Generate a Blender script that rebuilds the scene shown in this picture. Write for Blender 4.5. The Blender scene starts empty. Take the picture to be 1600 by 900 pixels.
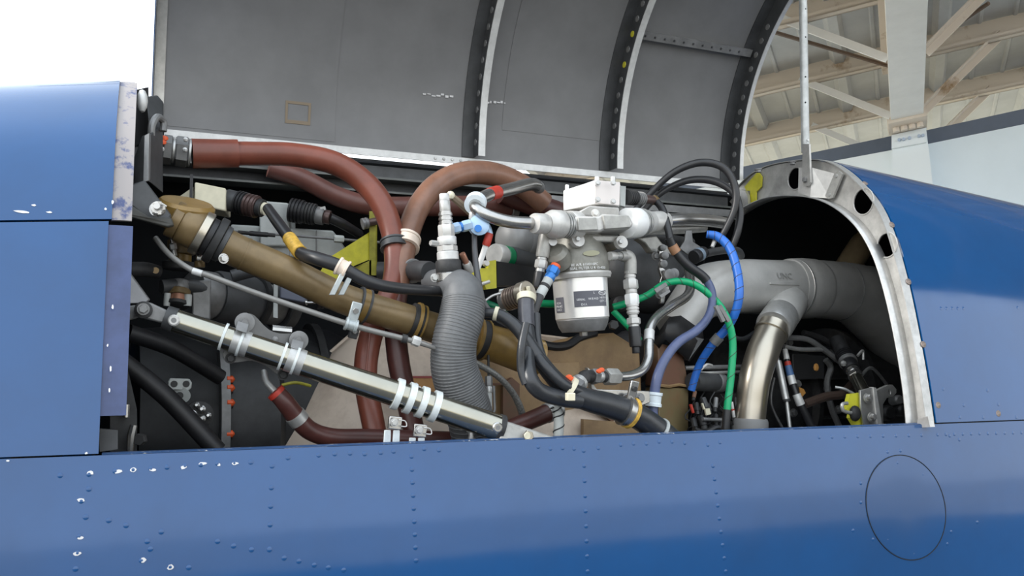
import bpy, bmesh, math, random
from mathutils import Vector as V, Matrix
random.seed(7)
S = bpy.context.scene
COL = S.collection
# ---------------------------------------------------------------- camera (X runs along the nacelle, Y away from it, Z up)
FPX = 1385.0
PITCH = math.atan(116 / FPX)
AZ = math.radians(66.795)
FH = V((math.cos(AZ), math.sin(AZ), 0)); RT = V((math.sin(AZ), -math.cos(AZ), 0)); UPZ = V((0, 0, 1))
FW = FH * math.cos(PITCH) + UPZ * math.sin(PITCH)
UP = -FH * math.sin(PITCH) + UPZ * math.cos(PITCH)
cd = bpy.data.cameras.new('camera'); cam = bpy.data.objects.new('camera', cd); COL.objects.link(cam)
M = Matrix((RT, UP, -FW)).transposed().to_4x4()
cam.matrix_world = M
cd.sensor_width = 36; cd.lens = 36 * FPX / 1600; cd.clip_start = 0.01; cd.clip_end = 500
S.camera = cam
# ---------------------------------------------------------------- sky and exposure
S.view_settings.view_transform = 'Standard'; S.view_settings.look = 'None'
S.view_settings.exposure = 0.0; S.view_settings.gamma = 1.0; S.view_settings.use_curve_mapping = False
w = bpy.data.worlds.new('sky'); S.world = w; w.use_nodes = True
nt = w.node_tree; bg = nt.nodes['Background']
tc = nt.nodes.new('ShaderNodeTexCoord'); sx = nt.nodes.new('ShaderNodeSeparateXYZ'); cr = nt.nodes.new('ShaderNodeValToRGB')
nt.links.new(tc.outputs['Generated'], sx.inputs[0]); nt.links.new(sx.outputs['Z'], cr.inputs[0]); nt.links.new(cr.outputs[0], bg.inputs[0])
cr.color_ramp.elements[0].position = 0.0; cr.color_ramp.elements[0].color = (0.93, 0.97, 1.0, 1)
cr.color_ramp.elements[1].position = 0.9; cr.color_ramp.elements[1].color = (0.80, 0.90, 1.0, 1)
bg.inputs[1].default_value = 2.3
sun = bpy.data.lights.new('sun', 'SUN'); sun.energy = 4.2; sun.angle = math.radians(22); sun.color = (1, 0.96, 0.9)
so = bpy.data.objects.new('sun', sun); COL.objects.link(so)
so.rotation_euler = V((0.86, -0.03, -0.44)).to_track_quat('-Z', 'Y').to_euler()

# ---------------------------------------------------------------- helpers
def ray(px, py): return FW + RT * ((px - 800) / FPX) + UP * ((450 - py) / FPX)
def P(px, py, Y): r = ray(px, py); return r * (Y / r.y)
def PX(px, py, X): r = ray(px, py); return r * (X / r.x)
def proj(p): z = p.dot(FW); return 800 + FPX * p.dot(RT) / z, 450 - FPX * p.dot(UP) / z
def rp(n, p): return n * p.dot(FW) / FPX            # n picture units at the depth of p, in metres

MATS = {}
def mat(name, col, rough=0.5, metal=0.0, var=0.0, scale=30.0, bump=0.0, bscale=None, coat=0.0, spec=0.5, col2=None, thr=None, rvar=0.0, emit=0):
    if name in MATS: return MATS[name]
    m = bpy.data.materials.new(name); m.use_nodes = True; t = m.node_tree; b = t.nodes['Principled BSDF']
    b.inputs['Base Color'].default_value = (*col, 1); b.inputs['Roughness'].default_value = rough; b.inputs['Metallic'].default_value = metal
    b.inputs['Coat Weight'].default_value = coat; b.inputs['Coat Roughness'].default_value = 0.06; b.inputs['Specular IOR Level'].default_value = spec
    if var or bump or col2 or rvar:
        g = t.nodes.new('ShaderNodeTexCoord'); n = t.nodes.new('ShaderNodeTexNoise')
        n.inputs['Scale'].default_value = scale; n.inputs['Detail'].default_value = 6; n.inputs['Roughness'].default_value = 0.65
        t.links.new(g.outputs['Object'], n.inputs['Vector'])
        if col2 or var:
            r = t.nodes.new('ShaderNodeValToRGB')
            c2 = col2 or tuple(c * (1 - var) for c in col); c1 = col if col2 else tuple(min(1, c * (1 + var)) for c in col)
            lo, hi = thr or (0.35, 0.65)
            r.color_ramp.elements[0].position = lo; r.color_ramp.elements[0].color = (*c1, 1)
            r.color_ramp.elements[1].position = hi; r.color_ramp.elements[1].color = (*c2, 1)
            t.links.new(n.outputs['Fac'], r.inputs[0]); t.links.new(r.outputs[0], b.inputs['Base Color'])
        if rvar:
            mr = t.nodes.new('ShaderNodeMapRange'); mr.inputs[1].default_value = 0.3; mr.inputs[2].default_value = 0.7
            mr.inputs[3].default_value = max(0.02, rough - rvar); mr.inputs[4].default_value = rough + rvar
            t.links.new(n.outputs['Fac'], mr.inputs[0]); t.links.new(mr.outputs[0], b.inputs['Roughness'])
        if bump:
            n2 = n
            if bscale:
                n2 = t.nodes.new('ShaderNodeTexNoise'); n2.inputs['Scale'].default_value = bscale; n2.inputs['Detail'].default_value = 3
                t.links.new(g.outputs['Object'], n2.inputs['Vector'])
            bm = t.nodes.new('ShaderNodeBump'); bm.inputs['Strength'].default_value = bump; bm.inputs['Distance'].default_value = 0.002
            t.links.new(n2.outputs['Fac'], bm.inputs['Height']); t.links.new(bm.outputs[0], b.inputs['Normal'])
    MATS[name] = m; return m

BLUE = mat('blue_paint', (0.004, 0.060, 0.19), 0.11, 0, 0.12, 3.0, 0.22, 6.0, coat=0.28, spec=0.5, rvar=0.05)
BLUEW = mat('worn_blue_edge', (0.33, 0.30, 0.295), 0.5, 0.0, col2=(0.06, 0.08, 0.19), thr=(0.52, 0.62), scale=45)
LILAC = mat('lilac_blue_flange', (0.045, 0.068, 0.165), 0.4, 0, 0.15, 40)
BARE = mat('bare_metal', (0.45, 0.44, 0.42), 0.38, 0.6, 0.15, 50)
ALU = mat('aluminium', (0.46, 0.46, 0.45), 0.40, 0.6, 0.15, 40, rvar=0.08)
ALUW = mat('bright_aluminium', (0.58, 0.58, 0.57), 0.42, 0.25, 0.10, 60)
CAST = mat('cast_aluminium', (0.36, 0.355, 0.335), 0.42, 0.3, 0.15, 60, 0.15)
CASTL = mat('pale_cast_alloy', (0.52, 0.51, 0.49), 0.40, 0.25, 0.10, 60, 0.1)
WHITEP = mat('white_paint', (0.80, 0.80, 0.79), 0.4, 0, 0.05, 40)
WEB = mat('frame_web', (0.40, 0.39, 0.37), 0.45, 0.35, 0.25, 22)
GREYIN = mat('grey_interior_paint', (0.165, 0.165, 0.168), 0.42, 0.0, 0.10, 9, 0.05, 3.0, spec=0.4)
GREYD = mat('dark_grey_paint', (0.045, 0.047, 0.05), 0.5, 0.0, 0.25, 30)
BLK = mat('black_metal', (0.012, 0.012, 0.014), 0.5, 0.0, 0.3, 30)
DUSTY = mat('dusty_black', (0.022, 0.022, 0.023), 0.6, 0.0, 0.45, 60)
RUB = mat('black_rubber', (0.018, 0.018, 0.020), 0.38, 0, 0.2, 50)
RUBG = mat('grey_rubber', (0.105, 0.108, 0.112), 0.5, 0, 0.12, 60, 0.2)
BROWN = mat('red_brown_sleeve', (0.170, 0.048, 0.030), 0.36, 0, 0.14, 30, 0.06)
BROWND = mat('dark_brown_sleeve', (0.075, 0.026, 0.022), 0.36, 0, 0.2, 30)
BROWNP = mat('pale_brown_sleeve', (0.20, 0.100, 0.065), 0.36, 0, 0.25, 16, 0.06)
BRONZE = mat('bronze_tan_coating', (0.175, 0.120, 0.055), 0.36, 0.15, 0.22, 25)
AMBER = mat('amber_coating', (0.22, 0.135, 0.038), 0.34, 0.1, 0.25, 20)
TAN = mat('stained_tan_composite', (0.66, 0.55, 0.45), 0.55, 0, col2=(0.36, 0.27, 0.20), thr=(0.45, 0.78), scale=12)
TANB = mat('brown_tan_composite', (0.33, 0.215, 0.105), 0.5, 0, col2=(0.17, 0.10, 0.05), thr=(0.42, 0.75), scale=14)
RUST = mat('rusty_brown', (0.165, 0.080, 0.050), 0.6, 0, col2=(0.105, 0.085, 0.045), thr=(0.45, 0.7), scale=18)
OCHRE = mat('ochre_placard', (0.42, 0.20, 0.05), 0.5, 0, 0.12, 50)
RED = mat('red_paint', (0.42, 0.035, 0.02), 0.5, 0, 0.15, 90)
ORANGE = mat('orange_seal_paint', (0.75, 0.10, 0.02), 0.5, 0, 0.15, 90)
PLACARD_RED = mat('placard_red', (0.26, 0.03, 0.02), 0.5)
STEEL = mat('polished_steel', (0.35, 0.34, 0.29), 0.15, 0.95, 0.05, 30, rvar=0.04)
STEELT = mat('tube_steel', (0.40, 0.395, 0.385), 0.26, 0.9, 0.12, 30)
STEELW = mat('heat_tinted_steel', (0.46, 0.42, 0.35), 0.30, 0.9, 0.05, 8)
ZINC = mat('zinc_plate', (0.42, 0.46, 0.47), 0.38, 0.4, 0.12, 60)
CLAMPW = mat('pale_clamp_band', (0.62, 0.66, 0.66), 0.5, 0.15, 0.12, 80)
CREAM = mat('cream_paint', (0.62, 0.58, 0.44), 0.5, 0, 0.08, 40)
PINKC = mat('cream_tape', (0.72, 0.60, 0.50), 0.5, 0, 0.08, 60)
LGREY = mat('light_grey_paint', (0.42, 0.44, 0.43), 0.45, 0, 0.12, 30)
MGREY = mat('mid_grey_alloy', (0.19, 0.19, 0.19), 0.45, 0.3, 0.2, 40)
YEL = mat('chromate_yellow', (0.52, 0.48, 0.03), 0.5, 0, 0.14, 50)
YELD = mat('olive_chromate', (0.30, 0.28, 0.03), 0.55, 0, 0.3, 40)
GREEN = mat('green_hose', (0.0, 0.33, 0.13), 0.4, 0, 0.08, 40)
BLUEH = mat('blue_hose', (0.02, 0.13, 0.50), 0.4, 0, 0.08, 40)
SLATE = mat('slate_blue_hose', (0.075, 0.095, 0.19), 0.38, 0, 0.15, 40)
BLUEF = mat('blue_anodised', (0.03, 0.17, 0.50), 0.3, 0.4)
PALEB = mat('pale_blue_anodised', (0.42, 0.58, 0.78), 0.35, 0.3)
DUCT = mat('grey_duct_coating', (0.44, 0.435, 0.42), 0.40, 0.2, 0.10, 20, 0.12)
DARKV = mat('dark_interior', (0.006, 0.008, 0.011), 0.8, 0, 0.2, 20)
LABEL = mat('charcoal_label', (0.10, 0.10, 0.12), 0.5)
GALV = mat('galvanised_tube', (0.48, 0.49, 0.48), 0.45, 0.35, 0.2, 30)
INK = mat('dark_ink', (0.05, 0.045, 0.04), 0.6)
INKW = mat('white_ink', (0.82, 0.82, 0.82), 0.6)
CHIP = mat('bare_chip', (0.60, 0.60, 0.62), 0.35, 0.5)

class MB:
    def __init__(s): s.v = []; s.f = []
    def add(s, vs, fs):
        n = len(s.v); s.v += [V(v) for v in vs]; s.f += [[i + n for i in f] for f in fs]; return s
    def ringtube(s, pts, rad, n=12, caps=True):
        T = []
        for i in range(len(pts)):
            a = pts[max(0, i - 1)]; b = pts[min(len(pts) - 1, i + 1)]; d = (b - a)
            T.append(d.normalized() if d.length > 1e-9 else V((0, 0, 1)))
        u = T[0].orthogonal().normalized(); vs = []; fs = []
        for i, p in enumerate(pts):
            u = (u - T[i] * u.dot(T[i])).normalized(); w_ = T[i].cross(u)
            for k in range(n):
                a = 2 * math.pi * k / n; vs.append(p + (u * math.cos(a) + w_ * math.sin(a)) * rad[i])
        for i in range(len(pts) - 1):
            for k in range(n):
                k2 = (k + 1) % n; fs.append([i * n + k, i * n + k2, (i + 1) * n + k2, (i + 1) * n + k])
        if caps: fs.append(list(range(n))[::-1]); fs.append([(len(pts) - 1) * n + k for k in range(n)])
        return s.add(vs, fs)
    def lathe(s, o, ax, prof, n=20, rot=0.0, caps=True):
        ax = ax.normalized(); u = ax.orthogonal().normalized(); w_ = ax.cross(u); vs = []; fs = []
        for (t, r) in prof:
            for k in range(n):
                a = 2 * math.pi * (k + rot) / n; vs.append(o + ax * t + (u * math.cos(a) + w_ * math.sin(a)) * max(r, 1e-5))
        for i in range(len(prof) - 1):
            for k in range(n):
                k2 = (k + 1) % n; fs.append([i * n + k, i * n + k2, (i + 1) * n + k2, (i + 1) * n + k])
        if caps: fs.append(list(range(n))[::-1]); fs.append([(len(prof) - 1) * n + k for k in range(n)])
        return s.add(vs, fs)
    def hexa(s, o, ax, r, h, ch=0.12):
        return s.lathe(o, ax, [(0, r * (1 - ch)), (h * 0.12, r), (h * 0.88, r), (h, r * (1 - ch))], 6)
    def prism(s, pts, ext):
        n = len(pts); ext = V(ext); vs = [V(p) for p in pts] + [V(p) + ext for p in pts]
        fs = [list(range(n)), [n + i for i in range(n)][::-1]] + [[i, n + i, n + (i + 1) % n, (i + 1) % n] for i in range(n)]
        return s.add(vs, fs)
    def box(s, c, a, b, d):
        c, a, b, d = V(c), V(a), V(b), V(d)
        return s.prism([c - a - b - d, c + a - b - d, c + a + b - d, c - a + b - d], d * 2)
    def grid(s, rows):
        m = len(rows[0]); vs = [p for r in rows for p in r]
        return s.add(vs, [[i * m + j, i * m + j + 1, (i + 1) * m + j + 1, (i + 1) * m + j] for i in range(len(rows) - 1) for j in range(m - 1)])
    def ball(s, c, r, n=10, sq=(1, 1, 1)):
        m0 = len(s.v)
        s.lathe(V((0, 0, 0)), V((0, 0, 1)), [(-r * math.cos(math.pi * i / (n // 2)), r * math.sin(math.pi * i / (n // 2))) for i in range(n // 2 + 1)], n)
        for i in range(m0, len(s.v)): s.v[i] = V((s.v[i].x * sq[0], s.v[i].y * sq[1], s.v[i].z * sq[2])) + c
        return s
    def mesh(s, name, m, off=V((0, 0, 0)), smooth=True, ang=35):
        me = bpy.data.meshes.new(name); me.from_pydata([tuple(v - off) for v in s.v], [], s.f)
        bm = bmesh.new(); bm.from_mesh(me)
        bmesh.ops.remove_doubles(bm, verts=bm.verts, dist=1e-6)
        bmesh.ops.recalc_face_normals(bm, faces=bm.faces); bm.to_mesh(me); bm.free()
        me.materials.append(m)
        if smooth: me.shade_smooth(); me.set_sharp_from_angle(angle=math.radians(ang))
        return me

def tag(o, label=None, cat=None, group=None, kind=None):
    if label: o['label'] = label
    if cat: o['category'] = cat
    if group: o['group'] = group
    if kind: o['kind'] = kind
    return o
def thing(name, label, cat, loc, group=None):
    o = bpy.data.objects.new(name, None); COL.objects.link(o); o.location = loc; o.empty_display_size = 0.02
    return tag(o, label, cat, group)
def origin_of(o):
    v = V((0, 0, 0))
    while o is not None: v += V(o.location); o = o.parent
    return v
def part(name, mb, m, parent=None, label=None, solid=0, bev=0, sub=0, **k):
    if parent is not None: off = origin_of(parent)
    else:
        off = sum(mb.v, V((0, 0, 0))) / len(mb.v)
    me = mb.mesh(name, m, off, **k); o = bpy.data.objects.new(name, me); COL.objects.link(o)
    if parent is not None: o.parent = parent
    else: o.location = off
    if label: o['label'] = label
    if solid:
        x = o.modifiers.new('s', 'SOLIDIFY'); x.thickness = solid; x.offset = -1
    if bev:
        x = o.modifiers.new('b', 'BEVEL'); x.width = bev; x.segments = 2; x.limit_method = 'ANGLE'; x.angle_limit = math.radians(40)
    return o
def single(name, mb, m, label, cat, group=None, **k):
    return tag(part(name, mb, m, None, **k), label, cat, group)

def spline(pts, rads, sub=8):
    out = []; ro = []; n = len(pts)
    for i in range(n - 1):
        p0 = pts[max(0, i - 1)]; p1 = pts[i]; p2 = pts[i + 1]; p3 = pts[min(n - 1, i + 2)]
        for k in range(sub):
            t = k / sub; t2 = t * t; t3 = t2 * t
            out.append(0.5 * ((2 * p1) + (p2 - p0) * t + (2 * p0 - 5 * p1 + 4 * p2 - p3) * t2 + (3 * p1 - p0 - 3 * p2 + p3) * t3))
            ro.append(rads[i] * (1 - t) + rads[i + 1] * t)
    out.append(pts[-1]); ro.append(rads[-1]); return out, ro
class Path:                                     # a round run of hose or tube through points given as (x, y, depth Y, radius)
    def __init__(s, q, sub=8):
        pts = [P(a, b, Y) for a, b, Y, r in q]; rad = [rp(r, p) for (a, b, Y, r), p in zip(q, pts)]
        s.p, s.r = spline(pts, rad, sub)
    def near(s, px, py):
        i = min(range(len(s.p)), key=lambda i: (proj(s.p[i])[0] - px) ** 2 + (proj(s.p[i])[1] - py) ** 2)
        a = s.p[max(0, i - 1)]; b = s.p[min(len(s.p) - 1, i + 1)]
        return s.p[i], (b - a).normalized(), s.r[i]
    def cut(s, a, b):                            # the samples between two picture points, as a Path
        ia = min(range(len(s.p)), key=lambda i: (proj(s.p[i])[0] - a[0]) ** 2 + (proj(s.p[i])[1] - a[1]) ** 2)
        ib = min(range(len(s.p)), key=lambda i: (proj(s.p[i])[0] - b[0]) ** 2 + (proj(s.p[i])[1] - b[1]) ** 2)
        q = Path.__new__(Path); ia, ib = min(ia, ib), max(ia, ib); ib = max(ib, ia + 1); q.p = s.p[ia:ib + 1]; q.r = s.r[ia:ib + 1]; return q
    def mb(s, n=14, grow=0.0, k=1.0): return MB().ringtube(s.p, [r * k + grow for r in s.r], n)
def band(path, px, py, wpx, grow=0.0015, ridge=False, n=24):      # a sleeve, band or ring on a run
    p, a, r = path.near(px, py); w_ = rp(wpx, p); R = r + grow; mb = MB()
    if ridge: prof = [(-w_ / 2, R), (-w_ / 2, R + .0016), (-w_ * .3, R + .0016), (-w_ * .26, R + .0003), (w_ * .26, R + .0003), (w_ * .3, R + .0016), (w_ / 2, R + .0016), (w_ / 2, R)]
    else: prof = [(-w_ / 2, R), (w_ / 2, R)]
    return mb.lathe(p, a, prof, n)
def helix(path, turns, rr, grow, n=6):
    pts = []; N = len(path.p); u = (path.p[1] - path.p[0]).orthogonal().normalized()
    steps = turns * 12
    for i in range(steps + 1):
        f = i / steps * (N - 1); k = min(N - 2, int(f)); t = f - k
        p = path.p[k].lerp(path.p[k + 1], t); r = path.r[k]; T = (path.p[k + 1] - path.p[k]).normalized()
        u = (u - T * u.dot(T)).normalized(); b = T.cross(u); a = 2 * math.pi * turns * i / steps
        pts.append(p + (u * math.cos(a) + b * math.sin(a)) * (r + grow))
    return MB().ringtube(pts, [rr] * len(pts), n)
TOCAM = V((-0.25, -0.95, 0.1)).normalized()
def bolt(parent, px, py, Y, rpx, m=None, axis=None, name='bolt', washer=True, label=None):
    p = P(px, py, Y); r = rp(rpx, p); ax = (axis or V((0, -1, 0))).normalized()
    o = part(name, MB().hexa(p, ax, r, r * 1.0), m or STEELT, parent, label)
    if washer: part(name + '_washer', MB().lathe(p - ax * r * .15, ax, [(0, r * 1.35), (r * .3, r * 1.35)], 16), m or ALU, o if parent.parent is None else parent)
    return o
def plate_x(q, X, th): return MB().prism([PX(a, b, X) for a, b in q], (th, 0, 0))
def plate_mb(q, ext=(0, .004, 0)): return MB().prism([P(*a) for a in q], ext)
def flat2d(name, outline, holes, ext, m, parent=None, bev=0.0006):
    """a flat sheet with real holes; outline and holes are 3-D loops lying near one plane, ext its thickness"""
    c = sum(outline, V((0, 0, 0))) / len(outline); e = V(ext)
    zn = V((0, 0, 0))
    for i in range(len(outline)): zn += (outline[i] - c).cross(outline[(i + 1) % len(outline)] - c)
    zn.normalize(); u = zn.orthogonal().normalized(); w_ = zn.cross(u)
    cu = bpy.data.curves.new(name, 'CURVE'); cu.dimensions = '2D'; cu.fill_mode = 'BOTH'; cu.extrude = e.length / 2; cu.resolution_u = 1
    for loop in [outline] + holes:
        sp = cu.splines.new('POLY'); sp.points.add(len(loop) - 1); sp.use_cyclic_u = True
        for q, p in zip(sp.points, loop): q.co = ((p - c).dot(u), (p - c).dot(w_), 0, 1)
    o = bpy.data.objects.new(name + '_tmp', cu); COL.objects.link(o)
    dg = bpy.context.evaluated_depsgraph_get(); me = bpy.data.meshes.new_from_object(o.evaluated_get(dg))
    bpy.data.objects.remove(o)
    mb = MB(); mb.v = [c + e / 2 + u * v.co.x + w_ * v.co.y + zn * v.co.z for v in me.vertices]; mb.f = [list(p.vertices) for p in me.polygons]
    return part(name, mb, m, parent, bev=bev)
def ellipse(c, u, w_, n=20): return [c + u * math.cos(2 * math.pi * i / n) + w_ * math.sin(2 * math.pi * i / n) for i in range(n)]
def text_mb(s, size):
    cu = bpy.data.curves.new('t', 'FONT'); cu.body = s; cu.size = size; cu.extrude = 0.0; cu.align_x = 'CENTER'; cu.align_y = 'CENTER'; cu.resolution_u = 2
    o = bpy.data.objects.new('t', cu); COL.objects.link(o); dg = bpy.context.evaluated_depsgraph_get()
    me = bpy.data.meshes.new_from_object(o.evaluated_get(dg)); bpy.data.objects.remove(o)
    return [(v.co.x, v.co.y) for v in me.vertices], [list(p.vertices) for p in me.polygons]
def text_on(name, s, c, ux, uy, size, m, parent, lift=0.0004, wrap=None):
    vs, fs = text_mb(s, size); ux = ux.normalized(); uy = uy.normalized(); nn = ux.cross(uy).normalized(); mb = MB()
    if wrap:                                     # wrap = (axis point, axis, radius): print on a can
        o, ax, R = wrap; ax = ax.normalized(); d0 = (c - o) - ax * (c - o).dot(ax); d0.normalize(); t0 = (c - o).dot(ax); e = ax.cross(d0)
        out = []
        for x, y in vs:
            a = x / R; out.append(o + ax * (t0 + y) + (d0 * math.cos(a) + e * math.sin(a)) * (R + lift))
    else: out = [c + ux * x + uy * y + nn * lift for x, y in vs]
    mb.v = out; mb.f = fs
    return part(name, mb, m, parent, smooth=False)
def stack(root, p0, d, segs, n=18):
    """coaxial pieces one after another: (name, material, 'c' round | 'h' hexagon | 'n' cone | 'r' ridged, length, radius)"""
    d = d.normalized(); t = 0
    for (name, m, k, L, r) in segs:
        o = p0 + d * t; mb = MB()
        if k == 'h': mb.hexa(o, d, r, L)
        elif k == 'n': mb.lathe(o, d, [(0, r[0]), (L, r[1])], n)
        elif k == 'r':
            pr = []; q = max(2, int(L / 0.0045))
            for i in range(q): pr += [(L * i / q, r), (L * (i + .55) / q, r), (L * (i + .6) / q, r * .88), (L * (i + .95) / q, r * .88)]
            mb.lathe(o, d, pr, n)
        else: mb.lathe(o, d, [(0, r * .94), (L * .1, r), (L * .9, r), (L, r * .94)], n)
        part(name, mb, m, root); t += L
    return p0 + d * t
def pstack(root, a, b, segs, n=18):
    """the same from picture point a to b (x, y, Y); lengths are shares of the run, radii in picture units"""
    p0 = P(*a); p1 = P(*b); L = (p1 - p0).length; tot = sum(s[3] for s in segs)
    out = []
    for (nm, m, k, l, r) in segs: out.append((nm, m, k, L * l / tot, tuple(rp(q, p0) for q in r) if isinstance(r, tuple) else rp(r, p0)))
    return stack(root, p0, p1 - p0, out, n)
def clamp(label, path, px, py, wpx, ear, m=None, grow=0.002, group=None, name='hose_clamp', ridge=True, cushion=None, bm=None):
    """a cushioned P-clamp: band round a run, a two-leaf ear towards the picture direction ear, a bolt through it"""
    p, a, r = path.near(px, py); t = thing(name, label, 'clamp', p, group); m = m or CLAMPW
    part('band', band(path, px, py, wpx, grow, ridge), m, t)
    if cushion: part('cushion', band(path, px, py, wpx * .55, grow + .0009), cushion, t)
    if ear:
        e = (RT * ear[0] - UP * ear[1]).normalized(); L = rp(math.hypot(*ear), p); w_ = rp(wpx * .42, p)
        ax = a - e * a.dot(e); ax.normalize(); nn = ax.cross(e).normalized()
        if nn.dot(p) > 0: nn = -nn
        c = p + e * (r + L * .5)
        part('ear', MB().box(c, ax * w_, e * L * .6, nn * .0025), m, t, bev=.001)
        q = c + e * L * .15 + nn * .0025
        part('bolt', MB().hexa(q, nn, w_ * .62, w_ * .6), bm or STEELT, t)
    return t
# ================================================================ the place: ground, hangar, sky-lit apron
def flat(name, x0, x1, y0, y1, z, m):
    o = part(name, MB().prism([(x0, y0, z - .1), (x1, y0, z - .1), (x1, y1, z - .1), (x0, y1, z - .1)], (0, 0, .1)), m, None, smooth=False)
    return tag(o, kind='structure')
GZ = -1.55
CONC = mat('dark_apron', (0.060, 0.062, 0.065), 0.7, 0, 0.25, 1.2)
SAND = mat('dry_ground', (0.50, 0.43, 0.30), 0.9, 0, 0.15, 0.3)
flat('floor', -9, 14, -12, 5, GZ, CONC)
flat('ground', -300, 300, -300, 300, GZ - .012, SAND)
# hangar roof: a slope whose sheets run along RD1 (down and away) and whose purlins run along RD2
def dirpx(x, y): return ray(x, y).normalized()
RD1 = dirpx(1420, 760); _d = dirpx(1420, 760)
RD2 = dirpx(-2584, 1031) * -1
RD2 = (RD2 - RD1 * RD2.dot(RD1)).normalized()
if RD2.dot(RT) < 0: RD2 = -RD2                   # RD2 now points to the right
RN = RD1.cross(RD2).normalized()
if RN.z < 0: RN = -RN
RO = ray(1420, 150).normalized() * 6.0           # on the lower flange of the rafter
def roofhit(px, py, h):                          # the point of the plane h above the rafter's lower flange, as (along, across)
    r = ray(px, py); o = RO + RN * h; t = o.dot(RN) / r.dot(RN); q = r * t - RO; return q.dot(RD1), q.dot(RD2)
def RP(a, b, h): return RO + RD1 * a + RD2 * b + RN * h
SHEET = mat('roof_sheet', (0.52, 0.53, 0.53), 0.5, 0.1, 0.10, 3.0)
PURL = mat('rusty_cream_purlin', (0.70, 0.62, 0.53), 0.6, 0, col2=(0.34, 0.22, 0.11), thr=(0.57, 0.70), scale=4.5)
STEELWHITE = mat('white_steelwork', (0.82, 0.82, 0.80), 0.5, 0, 0.04, 6)
PALEBLUE = mat('pale_blue_wall', (0.78, 0.88, 0.95), 0.6, 0, 0.03, 2)
PALEBLUE2 = mat('pale_blue_column', (0.86, 0.93, 0.97), 0.6, 0, 0.02, 2)
SLATEB = mat('slate_beam', (0.13, 0.16, 0.22), 0.6, 0, 0.1, 3)
roof = tag(bpy.data.objects.new('ceiling', None), kind='structure'); COL.objects.link(roof); roof.location = RO
HS = 0.50                                        # the sheets lie this far above the rafter's lower flange
PH = .15
a_end = roofhit(1378, 232, HS)[0]                # the eave
bl = roofhit(1000, 200, HS)[1]; 
step = 0.62; k0 = -6; first = roofhit(1305, 60, HS)[1]
b = first - step * 9
nsheet = 0
while b < first + step * 14:
    if b >= bl - 1.2:
        part('roof_sheet', MB().prism([RP(-3.7, b + .004, HS), RP(-3.7, b + step - .004, HS), RP(a_end, b + step - .004, HS), RP(a_end, b + .004, HS)], RN * .01), SHEET, roof, smooth=False)
        mb = MB()
        for q, wd, hh in ((0, .055, .05), (step * .36, .016, .012), (step * .68, .016, .012)):
            c = b + q; mb.prism([RP(-3.7, c - wd, HS - .001), RP(-3.7, c - wd * .5, HS - hh), RP(-3.7, c + wd * .5, HS - hh), RP(-3.7, c + wd, HS - .001)], RD1 * (3.7 + a_end - .002))
        part('sheet_rib', mb, SHEET, roof, smooth=False)
    b += step
bR = first + step * 14; bL = bl - 1.0
pa = [roofhit(1378, y, HS - PH)[0] for y in (4, 106, 183)]; dp = (pa[2] - pa[0]) / 2
for a in [pa[0] + dp * k for k in range(-4, 3)]:
    L = RD2 * (bR - bL)
    part('purlin', MB().prism([RP(a, bL, HS - PH), RP(a, bL, HS - .005), RP(a + .012, bL, HS - .005), RP(a + .012, bL, HS - PH)], L)
         .prism([RP(a - .04, bL, HS - PH), RP(a + .012, bL, HS - PH), RP(a + .012, bL, HS - PH + .01), RP(a - .04, bL, HS - PH + .01)], L)
         .prism([RP(a - .04, bL, HS - PH), RP(a - .034, bL, HS - PH), RP(a - .034, bL, HS - PH + .03), RP(a - .04, bL, HS - PH + .03)], L), PURL, roof, smooth=False)
# rafter: an I section, white lower flange towards the viewer
w0 = roofhit(1388, 100, 0)[1]; w1 = roofhit(1446, 100, 0)[1]
rm = MB()
ar0, ar1 = -3.7, roofhit(1420, 182, 0)[0]
rl = RD1 * (ar1 - ar0)
rm.prism([RP(ar0, w0, 0), RP(ar0, w1, 0), RP(ar0, w1, .03), RP(ar0, w0, .03)], rl)
part('rafter_flange', rm, STEELWHITE, roof, smooth=False)
wm = (w0 + w1) / 2
part('rafter_web', MB().prism([RP(ar0, wm - .012, .03), RP(ar0, wm + .012, .03), RP(ar0, wm + .012, HS - PH - .02), RP(ar0, wm - .012, HS - PH - .02)], rl), PURL, roof, smooth=False)
part('rafter_top_flange', MB().prism([RP(ar0, w0, HS - PH - .03), RP(ar0, w1, HS - PH - .03), RP(ar0, w1, HS - PH - .005), RP(ar0, w0, HS - PH - .005)], rl), PURL, roof, smooth=False)
for a in [pa[0] + dp * k for k in range(-3, 3)]:
    for sgn, wd in ((-1, w0), (1, w1)):
        A = RP(a + .0, wd + sgn * 0.50, HS - PH * .6); B = RP(a + .04, wd - sgn * .01, .03)
        d = (B - A).normalized(); u = d.cross(RN).normalized(); n_ = d.cross(u)
        part('flange_brace', MB().box((A + B) / 2, d * (B - A).length / 2, u * .028, n_ * .004).box((A + B) / 2 + u * .026 + n_ * .02, d * (B - A).length / 2, u * .004, n_ * .024), STEELWHITE if sgn < 0 else PURL, roof, smooth=False)
for q0, q1 in (((1195, 46), (1395, 105)), ((1447, 70), (1545, 5))):
    A = RP(*roofhit(*q0, HS - .2), HS - .2); B = RP(*roofhit(*q1, HS - .2), HS - .2)
    part('sag_rod', MB().ringtube([A, B], [.012, .012], 6), mat('rust_rod', (0.16, 0.11, 0.08), 0.7), roof)
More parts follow.
